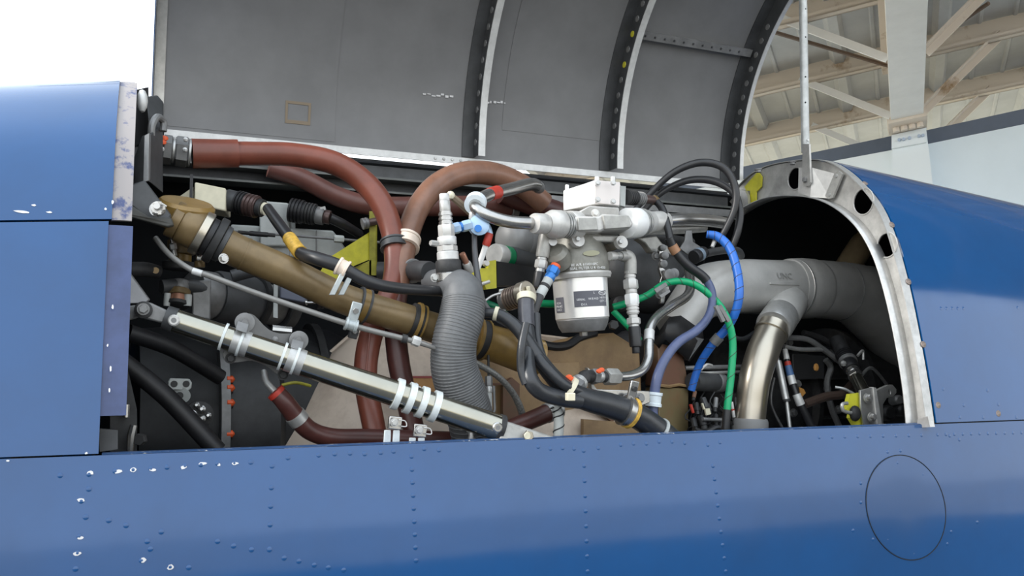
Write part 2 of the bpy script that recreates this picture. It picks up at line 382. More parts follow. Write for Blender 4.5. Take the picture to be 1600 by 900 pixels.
# plate at the foot of the rafter, eave beam, pale wall below
part('splice_plate', MB().prism([RP(ar1 - .0, w0 - .02, -.02), RP(ar1, w1 + .02, -.02), RP(ar1 + .22, w1 + .02, -.02), RP(ar1 + .22, w0 - .02, -.02)], RN * .06), PURL, roof, smooth=False)
for i in range(4):
    c = RP(ar1 + .1, w0 + (w1 - w0) * (.12 + .25 * i), -.02); part('splice_bolt', MB().hexa(c, -RN, .022, .03), PURL, roof)
e0 = roofhit(1378, 231, HS)[0]
col = tag(bpy.data.objects.new('column', None), kind='structure'); COL.objects.link(col)
dist = P(1420, 205, 1).length
def at_d(px, py, d): return ray(px, py).normalized() * d
DW = (RP(ar1 + .3, wm, 0)).length
cq = [(1394, 209), (1447, 200), (1452, 240), (1459, 320), (1470, 620), (1394, 620), (1394, 236)]
wallN = V((RD1.x, RD1.y, 0)).normalized()        # the wall faces back along the sheets
base = RP(ar1 + .22, wm, .0)
def wallpt(px, py, off=0): r = ray(px, py); t = (base + wallN * off).dot(wallN) / r.dot(wallN); return r * t
part('column_shaft', MB().prism([wallpt(*q) for q in ((1394, 209), (1447, 200), (1452, 240), (1462, 330), (1500, 640), (1385, 640), (1394, 300))], wallN * .3), PALEBLUE2, col, smooth=False)
part('column_cap', MB().prism([wallpt(*q, -.03) for q in ((1393, 211), (1447.5, 199), (1447.5, 222), (1393, 232))], wallN * .04), PALEBLUE2, col, smooth=False)
for x, y in ((1405, 219), (1412, 218), (1421, 216), (1436, 213), (1442, 212)):
    part('bolt', MB().hexa(wallpt(x, y, -.03), -wallN, .011, .02), mat('blue_grey_bolt', (0.45, 0.55, 0.70), 0.5), col)
lw = part('wall_left', MB().prism([wallpt(*q, .1) for q in ((500, 415), (1310, 250), (1396, 234), (1396, 700), (500, 700))], wallN * .15), PALEBLUE2, None, smooth=False); tag(lw, kind='structure')  # long unseen stretch behind the door added to block bounce light
rw = part('wall_right', MB().prism([wallpt(*q, .1) for q in ((1440, 227), (1600, 194), (1900, 132), (1900, 700), (1440, 700))], wallN * .15), PALEBLUE, None, smooth=False); tag(rw, kind='structure')
eb = part('trim_1', MB().prism([wallpt(*q, .2) for q in ((500, 395), (1300, 232), (1390, 213), (1450, 203), (1600, 170), (1900, 105), (1900, 160), (1600, 215), (1450, 245), (500, 440))], wallN * .2), SLATEB, None, smooth=False); tag(eb, kind='structure')  # eave beam, its hidden left run lengthened with the wall against bounce light

# ================================================================ nacelle skin
YZ = [(1.012, -.66), (.994, -.52), (.9865, -.40), (.9868, -.30), (.9914, -.20), (1.003, -.09), (1.0186, .016), (1.044, .138), (1.079, .241), (1.131, .307), (1.19, .352), (1.253, .3706),
      (1.341, .3805), (1.40, .376), (1.45, .357), (1.51, .325), (1.57, .27), (1.62, .19), (1.655, .09), (1.675, -.02), (1.685, -.15), (1.685, -.4), (1.66, -.6)]
_pp, _ = spline([V((0, a, b)) for a, b in YZ], [0] * len(YZ), 6)
def sm(t): t = min(1, max(0, t)); return t * t * (3 - 2 * t)
def skin(p, X, off=0.0):
    y, z = p.y, p.z; wz = sm((z + .1) / .45)
    if X > 1.12: z -= max(0, z) * .235 * (X - 1.12); y -= (y - 1.36) * .12 * wz * (X - 1.12)
    if X < -.017: z += max(0, z) * .5 * (X + .017)
    return V((X, y, z))
def skin_n(i):                                   # outward normal of the profile sample i
    a = _pp[max(0, i - 1)]; b = _pp[min(len(_pp) - 1, i + 1)]; t = (b - a).normalized(); n = V((0, -t.z, t.y)); return n
def prof_slice(z0, z1, far=False, z1far=False):
    """profile samples from height z0 on the near side up to z1 (near side), or over the top down to z1 on the far side"""
    top = max(range(len(_pp)), key=lambda i: _pp[i].z); out = []
    def cut(z, rng):
        for i in rng:
            a, b = _pp[i], _pp[i + 1]
            if (a.z - z) * (b.z - z) <= 0 and a.z != b.z: t = (z - a.z) / (b.z - a.z); return a.lerp(b, t), i
    a, ia = cut(z0, range(0, top)); out.append((a, skin_n(ia)))
    b, ib = cut(z1, range(top, len(_pp) - 1) if z1far else range(0, top))
    for i in range(ia + 1, ib + 1): out.append((_pp[i], skin_n(i)))
    out.append((b, skin_n(ib))); return out
def shell(sl, Xs, th=.003, inn=0.0):
    f = lambda p, n, X, d: skin(p - n * d, X)
    rows = [[f(p, n, X, inn) for p, n in sl] for X in Xs]; rin = [[f(p, n, X, inn + th) for p, n in sl] for X in Xs]
    mb = MB().grid(rows).grid(rin); 
    for R in (0, -1): mb.grid([rows[R], rin[R]])
    for E in (0, -1): mb.grid([[r[E] for r in rows], [r[E] for r in rin]])
    return mb
def lin(a, b, n): return [a + (b - a) * i / n for i in range(n + 1)]
def on_skin(px, py, lift=0.0):                   # the point of the near skin seen at a picture point, and its normal
    r = ray(px, py); best = None
    top = max(range(len(_pp)), key=lambda i: _pp[i].z)
    t0 = .7
    def g(t):
        q = r * t
        # profile y at this height and station
        z = q.z
        for i in range(0, top):
            a = skin(_pp[i], q.x); b = skin(_pp[i + 1], q.x)
            if (a.z - z) * (b.z - z) <= 0 and a.z != b.z: return q.y - (a.y + (b.y - a.y) * (z - a.z) / (b.z - a.z)), i
        return None, None
    prev = None; t = .75
    while t < 3:
        v, i = g(t)
        if v is not None:
            if prev is not None and prev < 0 <= v:
                lo, hi = t - .01, t
                for _ in range(20):
                    m_ = (lo + hi) / 2; vv, ii = g(m_)
                    if vv is None or vv < 0: lo = m_
                    else: hi = m_; i = ii
                return r * hi + skin_n(i) * lift, skin_n(i)
            prev = v
        t += .01
    return None, None
ZS = -.0935
fc = thing('upper_forward_cowl', 'glossy blue upper forward cowl panel with scuffed edge, left of the open bay', 'cowl panel', (-.3, 1.2, .3))
part('skin', shell(prof_slice(.156, -.4, z1far=True), lin(-.95, -.03, 10) + [-.024]), BLUE, fc)
part('landing_strip', shell(prof_slice(.156, .0, z1far=True), lin(-.0245, -.004, 3), .003, .0035), BLUEW, fc, 'scuffed pale landing strip with blue paint remains')
def chips(parent, q, m, lab=None):
    for (x, y, rx, ry) in q:
        c, n = on_skin(x, y, .0004)
        if c is None: continue
        u = V((1, 0, 0)); w_ = n.cross(u).normalized(); lo = []
        for i in range(9):
            a = 2 * math.pi * i / 9; k = random.uniform(.9, 1.5); lo.append(c + u * math.cos(a) * rp(rx, c) * k + w_ * math.sin(a) * rp(ry, c) * k)
        part('paint_chip', MB().prism(lo, n * .0002), m, parent, smooth=False)
chips(fc, [(53, 321, 3, 1.6), (34, 331, 9, 2), (77, 332, 3.5, 1.5), (165, 327, 1.5, 2), (176, 316, 1.5, 3)], CHIP)
sp = thing('lower_forward_panel', 'glossy blue lower forward side panel under the horizontal seam left of the bay', 'cowl panel', (-.3, 1.0, .03))
part('skin', shell(prof_slice(ZS + .001, .1535), lin(-.95, -.027, 8)), BLUE, sp)
fl = prof_slice(-.055, .149)
part('edge_flange', MB().grid([[V((-.0285 + d + .000, p.y - n.y * i - 0, p.z)) for p, n in fl] for d, i in ((0, .0035), (.026, .0045), (.026, .0075), (0, .0065), (0, .0035))]), LILAC, sp, 'violet blue inner flange')
chips(sp, [(176, 480, 1.2, 3), (173, 576, 1.2, 4), (171, 610, 1, 3), (168, 540, 1, 2), (135, 708, 2, 1.5), (12, 720, 2, 1)], CHIP)
lc = thing('lower_cowl', 'large glossy blue riveted lower cowl along the foot of the bay', 'cowl panel', (.5, 1.0, -.3))
part('skin', shell(prof_slice(-.645, ZS - .0008), lin(-.95, 2.3, 30)), BLUE, lc)
part('edge_lip', MB().grid([[V((X, y, z)) for X in lin(-.024, 1.132, 30)] for y, z in ((1.0035, ZS - .0005), (1.006, ZS + .0006), (1.030, ZS - .0002), (1.030, ZS - .003))]), mat('scuffed_blue_lip', (0.02, 0.055, 0.14), 0.5, col2=(0.55, 0.54, 0.52), thr=(0.60, 0.68), scale=90), lc)
_riv = {}
def rivets(parent, q, m, rpx=3.0, h=.0007, name='rivet'):
    for (x, y) in q:
        c, n = on_skin(x, y)
        if c is None: continue
        r = rp(rpx, c); key = (m.name, round(rpx, 1), h)
        if key not in _riv:
            _riv[key] = MB().lathe(V((0, 0, 0)), V((0, 0, 1)), [(-.0005, r), (h * .5, r * .92), (h, r * .6), (h * 1.05, .00001)], 10).mesh('rivet', m)
        o = bpy.data.objects.new(name, _riv[key]); COL.objects.link(o); o.parent = parent
        o.location = c - origin_of(parent); o.rotation_euler = n.to_track_quat('Z', 'Y').to_euler()
def along(a, b, n): return [(a[0] + (b[0] - a[0]) * i / (n - 1), a[1] + (b[1] - a[1]) * i / (n - 1)) for i in range(n)]
rivets(lc, [(94, 743), (139, 741), (180, 736), (208, 734), (236, 732), (261, 730), (289, 728), (314, 726), (340, 724), (366, 723)], BLUE, 4.4, .0006)
chips(lc, [(94, 743, 2, 2), (141, 739, 4, 2.5), (184, 737, 5, 2.5), (208, 734, 5, 3.5), (238, 734, 4, 1.8), (287, 730, 4, 2.6), (316, 724, 5, 1.8), (342, 726, 2, 2), (367, 724.5, 4, 1.8)], CHIP)
rivets(lc, [(127, 783), (124, 838), (121, 864), (221, 876), (266, 886)], BLUE, 4.2, .0006)
chips(lc, [(127, 781, 4.5, 2.2), (126, 840, 4, 2), (121, 865, 4.5, 2.6), (224, 875, 3.5, 3), (267, 886, 4.5, 3)], CHIP)
rivets(lc, [(392, 722), (425, 728), (450, 715), (498, 711), (523, 709), (547, 708), (570, 709), (595, 707), (615, 705), (663, 701), (686, 703), (139, 764), (134, 808), (170, 813), (197, 821), (118, 889), (252, 831), (230, 846), (235, 858), (295, 887)], BLUE, 4.4, .00045)
rivets(lc, [(424, 762), (423, 791), (422, 820), (421, 858), (340, 846), (365, 853), (393, 859), (421, 859), (444, 872), (467, 877), (491, 883), (513, 887), (537, 891)], BLUE, 4.4, .00045)
rivets(lc, along((643, 713), (650, 876), 9) + along((912, 704), (918, 893), 9) + along((1114, 728), (1134, 893), 9), BLUE, 4.4, .00045)
rivets(lc, [(841, 698), (860, 701), (879, 700), (897, 701), (935, 700), (970, 695), (990, 693), (1010, 693), (1030, 690), (1050, 690), (1070, 692), (1106, 695), (1125, 691)] + along((1280, 683), (1440, 680), 9) + along((1465, 679), (1596, 676), 11) + [(1484, 681), (1499, 687)], BLUE, 3.6, .0004)
# oval access panel in the lower cowl
oc, on_ = on_skin(1415, 793); ap = []
for k in (1.0, .985):
    ap.append([on_skin(1415 + (62 * math.cos(a) + 7 * math.sin(a)) * k, 793 + (82 * math.sin(a) + 3 * math.cos(a)) * k, .0005)[0] for a in [2 * math.pi * i / 56 for i in range(56)]])
oh = part('access_panel', MB().add(ap[1] + [on_skin(1415, 793, .0005)[0]], [[i, (i + 1) % 56, 56] for i in range(56)]), BLUE, lc, 'oval access panel')
part('panel_gap', MB().ringtube(ap[0] + ap[0][:1], [.0006] * 57, 6, caps=False), DARKV, oh)
rivets(lc, [(1369, 746), (1442, 741), (1402, 723), (1387, 706), (1407, 704), (1363, 794), (1467, 785), (1387, 844), (1463, 846), (1428, 866), (1345, 755), (1345, 785), (1364, 843), (1333, 829), (1486, 831), (1480, 850), (1527, 816)], BLUE, 3.6, .0004, 'panel_screw')
ac = thing('aft_cowl', 'glossy blue aft cowl barrel behind the arched frame', 'cowl panel', (1.6, 1.3, .1))
part('skin', shell(prof_slice(ZS + .0012, -.4, z1far=True), lin(1.137, 2.5, 16)), BLUE, ac)
SCREW = mat('rusty_screw', (0.20, 0.16, 0.14), 0.5, 0.3, 0.4, 300)
rivets(ac, [(1352, 286), (1394, 351), (1420, 440), (1443, 538), (1466, 633), (1560, 646)], SCREW, 5.0, .0009, 'screw')
rivets(ac, along((1470, 482), (1505, 482), 5) + [(1500, 652), (1536, 652), (1590, 481), (1588, 652), (1506, 633), (1560, 632), (1474, 608), (1543, 610)], BLUE, 3.0, .0004)
bb = single('aft_light_block', MB().grid([[skin(p - n * .02, X) for p, n in prof_slice(-.6, -.55, z1far=True)] for X in (2.40, 2.41)]).add([skin(p - n * .02, 2.4) for p, n in prof_slice(-.6, -.55, z1far=True)], [list(range(len(prof_slice(-.6, -.55, z1far=True))))]), DARKV, 'dark end cap added deep inside the aft cowl to block light', 'bulkhead')  # end cap added far inside the aft cowl to keep light out
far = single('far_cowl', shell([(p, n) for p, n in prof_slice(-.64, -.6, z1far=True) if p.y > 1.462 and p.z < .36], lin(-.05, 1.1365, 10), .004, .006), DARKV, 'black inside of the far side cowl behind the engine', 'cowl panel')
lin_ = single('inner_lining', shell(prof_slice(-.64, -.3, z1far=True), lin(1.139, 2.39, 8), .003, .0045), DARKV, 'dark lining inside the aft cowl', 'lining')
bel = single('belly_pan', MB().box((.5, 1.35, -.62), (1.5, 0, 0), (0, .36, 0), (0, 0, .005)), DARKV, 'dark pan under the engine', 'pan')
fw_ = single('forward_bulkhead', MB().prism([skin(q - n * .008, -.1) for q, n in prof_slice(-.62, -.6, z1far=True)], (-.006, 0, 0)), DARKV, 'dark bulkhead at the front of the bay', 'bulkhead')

# ================================================================ arched frame at the aft end of the bay
fr = thing('arch_frame', 'bare metal arched frame with round lightening holes at the aft end of the bay', 'frame', (1.12, 1.35, .33))
XR = 1.122
outp = prof_slice(ZS + .002, .30, z1far=True)
part('outer_flange', MB().grid([[V((X, (p - n * d).y, (p - n * d).z)) for p, n in outp] for X, d in ((1.118, .0015), (1.134, .0015), (1.134, .003), (1.118, .003), (1.118, .0015))]), ALU, fr)
inner = [PX(*q, XR) for q in ((1435, 668), (1428, 600), (1414, 520), (1399, 455), (1382, 402), (1360, 362), (1338, 338), (1312, 320), (1285, 310), (1250, 306), (1215, 309), (1185, 320), (1160, 335))]
inner, _ = spline(inner, [0] * len(inner), 5)
op = [V((XR, (p - n * .004).y, (p - n * .004).z)) for p, n in outp if p.y < 1.49]
def hole(px, py, rr, a=1.0): c = PX(px, py, XR); return ellipse(c, V((0, rr, 0)), V((0, 0, rr * a)))
hs = [hole(1243, 279, .021), hole(1349, 315, .0225), hole(1386, 383, .0205)]
web = flat2d('web', op + inner[::-1], hs, (.0025, 0, 0), WEB, fr)
for h in hs: part('hole_lip', MB().ringtube(h + h[:1], [.0016] * (len(h) + 1), 6, caps=False), WEB, web)
part('inner_flange', MB().grid([[V((X, (p).y, p.z)) for p in inner] for X in (1.098, 1.125)]), ALU, fr, solid=.002)
part('foot_angle', MB().prism([PX(*q, 1.116) for q in ((1441, 655), (1457, 650), (1461, 667), (1440, 668))], (-.010, 0, 0)), BARE, fr)
part('yellow_gusset', plate_x([(1190, 276), (1184, 268), (1163, 292), (1166, 298), (1172, 298), (1171, 324), (1181, 320), (1181, 300), (1189, 292)], 1.117, .003), YEL, fr, 'yellow primed gusset')
part('rounded_cleat', plate_x([(1150, 304), (1157, 296), (1164, 298), (1168, 306), (1169, 322), (1158, 336), (1150, 334)], 1.108, .006), BARE, fr)
part('splice_plate', plate_x([(1294, 311), (1289, 306), (1304, 270), (1310, 267), (1316, 272), (1301, 309)], 1.112, .004), CAST, fr)
for x, y in ((1307, 275), (1296, 304)): part('rivet', MB().lathe(PX(x, y, 1.112), V((-1, 0, 0)), [(-.001, .0035), (.0018, .003), (.0022, .001)], 12), ALU, fr)
for x, y in ((1185, 262), (1238, 250), (1292, 262)): bolt(fr, x, y + 3, 1.27, 4.5, MGREY, V((0, 0, -1)), name='nut_plate')
hb = thing('prop_bracket', 'folded metal bracket on top of the arched frame where the prop rod is pinned', 'bracket', P(1262, 280, 1.24))
part('front_plate', plate_x([(1248, 262), (1269, 262), (1266, 308), (1247, 301)], 1.100, .003), CASTL, hb)
part('side_plate', MB().prism([PX(1269, 262, 1.100), PX(1304, 271, 1.116), PX(1297, 310, 1.116), PX(1266, 308, 1.100)], (.003, .001, 0)), CASTL, hb)
rd = thing('prop_rod', 'slim galvanised prop rod holding the cowl door open', 'rod', P(1259, 200, 1.235))
A = P(1258.5, 238, 1.24); B = V((A.x + .005, A.y, .715))
part('tube', MB().ringtube([A, B], [rp(6.3, A)] * 2, 16), GALV, rd)
part('clevis', plate_x([(1254, 225), (1264, 225), (1266, 285), (1262, 291), (1256, 290), (1253, 282)], 1.094, .004), BARE, rd)
part('pin', MB().hexa(PX(1259, 281, 1.094), V((-1, 0, 0)), .005, .005), MGREY, rd)
for y in (219, 236): bolt(rd, 1262 - (236 - y) * .0, y, 1.228, 2.2, ALU, V((-.3, -1, 0)), name='rivet', washer=False)
for y in (14, 58, 120, 160): 
    c = P(1258.5, y, 1.2335); part('hole', MB().ball(c, .0016, 8), DARKV, rd)

# ================================================================ the open cowl door
dr = thing('cowl_door', 'open curved cowl door with dull grey inside, hinged above the bay', 'cowl door', (.55, 1.45, .36))
CY, CZ, DR = 1.03, .358, .42
def dp_(X, th, r=DR): t = math.radians(th); return V((X, CY + r * math.cos(t), CZ + r * math.sin(t)))
TH = lin(0, 78, 26)
def dshell(x0, x1, r0, r1, t0=0, t1=78, n=26):
    T = lin(t0, t1, n); a = [[dp_(X, t, r0) for t in T] for X in (x0, x1)]; b = [[dp_(X, t, r1) for t in T] for X in (x0, x1)]
    return MB().grid(a).grid(b).grid([a[0], b[0]]).grid([a[1], b[1]]).grid([[r[0] for r in a], [r[0] for r in b]]).grid([[r[-1] for r in a], [r[-1] for r in b]])
sk = part('skin', dshell(.018, 1.112, DR, DR + .002), GREYIN, dr)
part('outer_skin', dshell(.016, 1.114, DR + .0022, DR + .004), BLUE, dr, 'blue outer skin')
part('doubler', dshell(.60, .80, DR - .0008, DR, 8, 52), GREYIN, dr)
part('doubler', dshell(.02, .30, DR - .0008, DR, 1, 78), GREYIN, dr)
for X, dep, fwid in ((.547, .024, .0125), (.822, .030, .0125), (1.098, .034, .008)):
    r_ = part('rib', dshell(X - .001, X + .001, DR - dep, DR, 0.5, 78), GREYD, dr)
    part('rib_foot', dshell(X - .022, X, DR - .0025, DR - .0005, .5, 78), GREYD, r_)
    part('rib_flange', dshell(X, X + fwid, DR - dep - .0015, DR - dep, 0.3, 78), ALUW, r_, 'bright rib flange')
    for k, th in enumerate(lin(4, 44, 10)):
        cc = dp_(X - .0016, th, DR - dep * .5); mm = YEL if (X == .822 and k in (6, 8)) else MGREY
        mb = MB().lathe(cc, V((-1, 0, 0)), [(-.0005, .006), (.0004, .0055)], 12)
        for i in range(len(mb.v)): mb.v[i] = cc + (mb.v[i] - cc) * 1.0
        part('rib_spot', mb, mm, r_, smooth=False)
part('end_flange', dshell(.018, .034, DR - .004, DR - .002, .5, 78), BARE, dr, 'bright end flange')
part('end_web', dshell(.0175, .019, DR - .02, DR, 0, 78), GREYD, dr)
st = part('stringer', dshell(.838, 1.09, DR - .012, DR - .010, 35.0, 37.0, 2).grid([[dp_(X, 36.9, r) for r in (DR - .012, DR)] for X in (.838, 1.09)]), MGREY, dr)
for X in lin(.85, 1.06, 10): part('rivet', MB().ball(dp_(X, 36, DR - .0125), .0022, 8), GREYD, st)
# placard, paint streaks
def ddec(name, x0, x1, t0, t1, m, lift=.0012): return part(name, dshell(x0, x1, DR - lift - .0006, DR - lift, t0, t1, 3), m, sk)
TAPE = mat('old_tape', (0.20, 0.155, 0.105), 0.6)
for (x0, x1, a, b) in ((.218, .259, 4.2, 5.0), (.218, .259, 8.6, 9.2), (.218, .222, 4.2, 9.2), (.255, .259, 4.2, 9.2)): ddec('tape_mark', x0, x1, a, b, TAPE)
random.seed(3)
for (x0, x1, th, n) in ((.448, .505, 14.3, 7), (.566, .606, 14.2, 6)):
    for i in range(n):
        X = x0 + (x1 - x0) * i / n; t = th + random.uniform(-.3, .3); ddec('paint_streak', X, X + (x1 - x0) / n * random.uniform(.4, .95), t, t + random.uniform(.15, .6), CHIP)
# hinge strip, riveted; hinge beam under it
hg = thing('hinge_strip', 'long bright aluminium hinge strip along the foot of the open door', 'hinge', (.55, 1.44, .355))
def hline(px): return P(px, 0, 1.44)
part('strip', MB().prism([V((.036, 1.4465, .3475)), V((1.108, 1.4465, .3475)), V((1.108, 1.4465, .3590)), V((.036, 1.4465, .3590))], (0, .003, 0)), ALUW, hg)
for X in lin(.475, .60, 8): part('rivet', MB().ball(V((X, 1.4463, .3535)), .0028, 8, (1, .6, 1)), ALU, hg)
hbm = thing('hinge_beam', 'dark ridged longeron below the hinge strip', 'beam', (.55, 1.47, .33))
part('web', MB().box((.53, 1.475, .315), (.58, 0, 0), (0, .004, 0), (0, 0, .032)).box((.01, 1.466, .35), (.035, 0, 0), (0, .005, 0), (0, 0, .014)), GREYD, hbm)
part('flange', MB().box((.55, 1.455, .309), (.56, 0, 0), (0, .016, 0), (0, 0, .0018)), mat('dull_green_grey', (0.10, 0.105, 0.10), 0.45, 0.2, 0.2, 20), hbm)
part('lower_flange', MB().box((.55, 1.45, .284), (.56, 0, 0), (0, .02, 0), (0, 0, .0016)), mat('dull_green_grey', (0, 0, 0)), hbm)
part('angle', MB().box((.86, 1.443, .297), (.25, 0, 0), (0, .0015, 0), (0, 0, .007)), MGREY, hbm)
# ================================================================ the engine bay: casings at the back first
K = (0, .004, 0)
def cyl(name, a, b, rpx, m, label, cat, segs=None, n=28):
    """a round body between two picture points (x, y, Y); segs = (name, material, kind, share, radius)"""
    t = thing(name, label, cat, P(*a)); pstack(t, a, b, segs or [('body', m, 'c', 1, rpx)], n); return t
def hose(name, q, m, label, cat, n=14, group=None, sub=8):
    p = Path(q, sub); o = single(name, p.mb(n), m, label, cat, group); return p, o
def hoset(name, q, m, label, cat, n=14, pn='tube', sub=8):
    p = Path(q, sub); t = thing(name, label, cat, p.p[0]); part(pn, p.mb(n), m, t); return p, t

# engine core behind everything
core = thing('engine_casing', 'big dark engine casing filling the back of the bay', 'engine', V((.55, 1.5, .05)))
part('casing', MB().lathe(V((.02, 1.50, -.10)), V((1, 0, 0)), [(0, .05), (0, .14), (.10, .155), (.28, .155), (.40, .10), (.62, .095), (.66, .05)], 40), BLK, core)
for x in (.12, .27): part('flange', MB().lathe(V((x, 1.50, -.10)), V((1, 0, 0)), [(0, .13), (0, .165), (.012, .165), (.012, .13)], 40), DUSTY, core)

# ---- left: reduction gearbox, generator, light grey boxes
gb = thing('gearbox_flange', 'dark bolted gearbox flange ring with orange sealed bolts above the lower cowl', 'gearbox', P(375, 640, 1.30))
a0 = P(338, 640, 1.36); gc = a0 + V((0, .10, -.03)); gx = V((1, .05, 0))
part('casing', MB().lathe(gc, gx, [(-.12, .11), (-.11, .15), (-.008, .155), (-.008, .183), (.004, .183), (.004, .165), (.075, .165), (.085, .15), (.20, .13), (.22, .05)], 48), mat('near_black_casing', (0.022, 0.023, 0.025), 0.5, 0, .3, 40), gb)
part('ring', MB().lathe(gc, gx, [(-.009, .160), (-.009, .186), (.003, .186), (.003, .160)], 48, caps=False), MGREY, gb)
for y in (578, 597, 626, 681):
    c = P(351, y, 1.27); rr = rp(7, c)
    f = V((0, c.y - gc.y, c.z - gc.z)); c = V((gc.x + .004, 0, 0)) + V((0, gc.y, gc.z)) + f.normalized() * .174
    b_ = part('bolt', MB().hexa(c, V((1, 0, 0)), .0075, .012), DUSTY, gb)
    part('seal_paint', MB().lathe(c + V((.002, -.0072, .0015)), V((1, 0, 0)), [(0, .003), (.0015, .0055), (.009, .005), (.012, .001)], 8), ORANGE, b_, 'orange seal paint')
t = thing('fitting_block', 'pale grey flanged fitting with two bolt holes on the dark gearbox', 'fitting', P(280, 610, 1.2))
part('upper_lug', plate_mb([(263, 596, 1.2), (266, 591, 1.2), (296, 592, 1.2), (300, 598, 1.2), (299, 606, 1.2), (295, 610, 1.2), (266, 609, 1.2), (263, 604, 1.2)], (0, .008, 0)), LGREY, t, bev=.001)
part('disc', MB().prism(ellipse(P(281, 618, 1.202), RT * rp(17, P(281, 618, 1.2)), UP * rp(13, P(281, 618, 1.2)), 22), (0, .007, 0)), LGREY, t)
for x, y in ((272, 600), (291, 600), (281, 618)): part('hole', MB().lathe(P(x, y, 1.1995), V((0, -1, 0)), [(-.001, .0045), (.0006, .004)], 12), BLK, t)
t = thing('drain_valve', 'shiny small valve cluster low on the dark gearbox', 'valve', P(307, 645, 1.2))
part('body', MB().lathe(P(310, 648, 1.22), V((0, -1, 0)), [(0, .018), (.012, .018), (.014, .012)], 18), DUSTY, t)
for x, y, r in ((300, 650, 9), (316, 640, 6), (316, 655, 6), (326, 650, 5), (308, 634, 5)): part('stud', MB().lathe(P(x, y, 1.206), V((-.2, -1, .2)), [(0, rp(r, P(x, y, 1.2))), (.005, rp(r, P(x, y, 1.2))), (.007, rp(r * .4, P(x, y, 1.2)))], 12), STEELT, t)
part('drain', MB().ringtube([P(305, 658, 1.2), P(304, 672, 1.2)], [.003, .0025], 8), YELD, t)
# dark truss members low on the left
for q, lab in ((((185, 560, 1.16, 15), (260, 620, 1.16, 15), (340, 705, 1.16, 15)), 'dark engine mount tube sloping down to the right behind the strut'),
               (((200, 520, 1.2, 14), (270, 545, 1.22, 13), (345, 590, 1.25, 12)), 'dark engine mount tube just under the polished strut')):
    hose('mount_tube', q, BLK, lab, 'tube')
t = thing('mount_bracket', 'dark bracket with shiny clevis bolt in the lower left corner of the bay', 'bracket', P(205, 660, 1.08))
part('post', plate_mb([(172, 560, 1.1), (196, 560, 1.1), (214, 640, 1.1), (214, 715, 1.1), (172, 715, 1.1)], (0, .012, 0)), DUSTY, t)
part('lug', MB().ringtube([P(198, 632, 1.09), P(197, 652, 1.09)], [rp(5, P(198, 640, 1.09))] * 2, 10), STEELT, t)
part('rod_end', MB().ringtube([P(209, 664, 1.085), P(205, 680, 1.085), P(202, 716, 1.085)], [.004, .0045, .003], 8), STEELT, t)
part('nut', MB().hexa(P(222, 686, 1.09), V((-.4, -1, 0)), .007, .01), DUSTY, t)
part('pad', plate_mb([(154, 670, 1.03), (184, 672, 1.03), (184, 702, 1.03), (156, 706, 1.03)], (0, .01, 0)), GREYD, t)

gen = thing('starter_generator', 'dark cylindrical starter generator behind the thin steel rod', 'generator', P(380, 470, 1.3))
pstack(gen, (300, 458, 1.26), (450, 480, 1.34), [('end_cap', MGREY, 'c', .20, 38), ('body', GREYD, 'c', .40, 42), ('collar', DUSTY, 'c', .06, 45), ('rear_cap', MGREY, 'c', .22, 34), ('flange', GREYD, 'c', .12, 42)], 30)
part('cover_plate', plate_mb([(300, 440, 1.2), (330, 436, 1.2), (329, 500, 1.2), (300, 495, 1.2)], (0, .01, 0)), MGREY, gen, bev=.002)
part('bright_seam', plate_mb([(428, 436, 1.26), (434, 438, 1.26), (434, 497, 1.26), (427, 496, 1.26)], (0, .004, 0)), LGREY, gen)
for q, r, mm, lab in ((((362, 432, 1.24, 10), (392, 424, 1.24, 10), (424, 419, 1.25, 9)), 0, GREYD, 'dark grey stub pipe under the bronze duct'),
                      (((188, 422, 1.16, 12), (225, 421, 1.17, 12), (248, 425, 1.18, 10)), 0, DUSTY, 'dark stub pipe at the left edge of the bay'),
                      (((252, 448, 1.19, 11), (290, 446, 1.2, 11), (325, 452, 1.21, 11)), 0, GREYD, 'dark grey elbow pipe left of the generator')):
    hose('stub_pipe', q, mm, lab, 'pipe')
p = P(424, 419, 1.25)
single('round_plug', MB().lathe(p, P(430, 417, 1.25) - p, [(-.006, rp(10, p)), (.003, rp(10, p)), (.004, rp(7, p))], 16), MGREY, 'round grey plug closing the stub pipe under the bronze duct', 'plug')
t = thing('solenoid_valve', 'bronze coloured solenoid valve under the head of the bronze duct', 'valve', P(283, 400, 1.2))
pstack(t, (285, 360, 1.2), (280, 422, 1.2), [('neck', AMBER, 'c', .25, 9), ('body', BRONZE, 'c', .35, 21), ('base', AMBER, 'c', .2, 17), ('skirt', DUSTY, 'c', .2, 26)], 20)
pstack(t, (268, 372, 1.165), (273, 400, 1.165), [('stem', STEELT, 'c', .3, 3), ('hex', ALU, 'h', .35, 6), ('tip', ALU, 'c', .35, 4)])
pstack(t, (312, 398, 1.17), (312, 418, 1.17), [('terminal', STEELT, 'h', .5, 6), ('terminal_base', BRONZE, 'c', .5, 8)])
t = thing('actuator', 'small actuator with coppery bands left of the generator', 'actuator', P(275, 465, 1.2))
pstack(t, (283, 440, 1.2), (277, 478, 1.19), [('top', MGREY, 'c', .35, 14), ('band', BRONZE, 'c', .25, 17), ('coil', mat('coppery_band', (0.35, 0.17, 0.11), 0.35, 0.5), 'c', .25, 15), ('base', DUSTY, 'c', .15, 18)], 18)
part('stud', MB().lathe(P(243, 423, 1.17), V((0, -1, 0)), [(0, .004), (.004, .004)], 10), AMBER, t)
pstack(t, (262, 458, 1.185), (260, 478, 1.185), [('pin', LGREY, 'c', 1, 5)])
pstack(t, (294, 460, 1.185), (293, 478, 1.185), [('pin', LGREY, 'c', 1, 6)])
t = thing('cream_box', 'small cream box behind the head of the bronze duct', 'box', P(325, 305, 1.3))
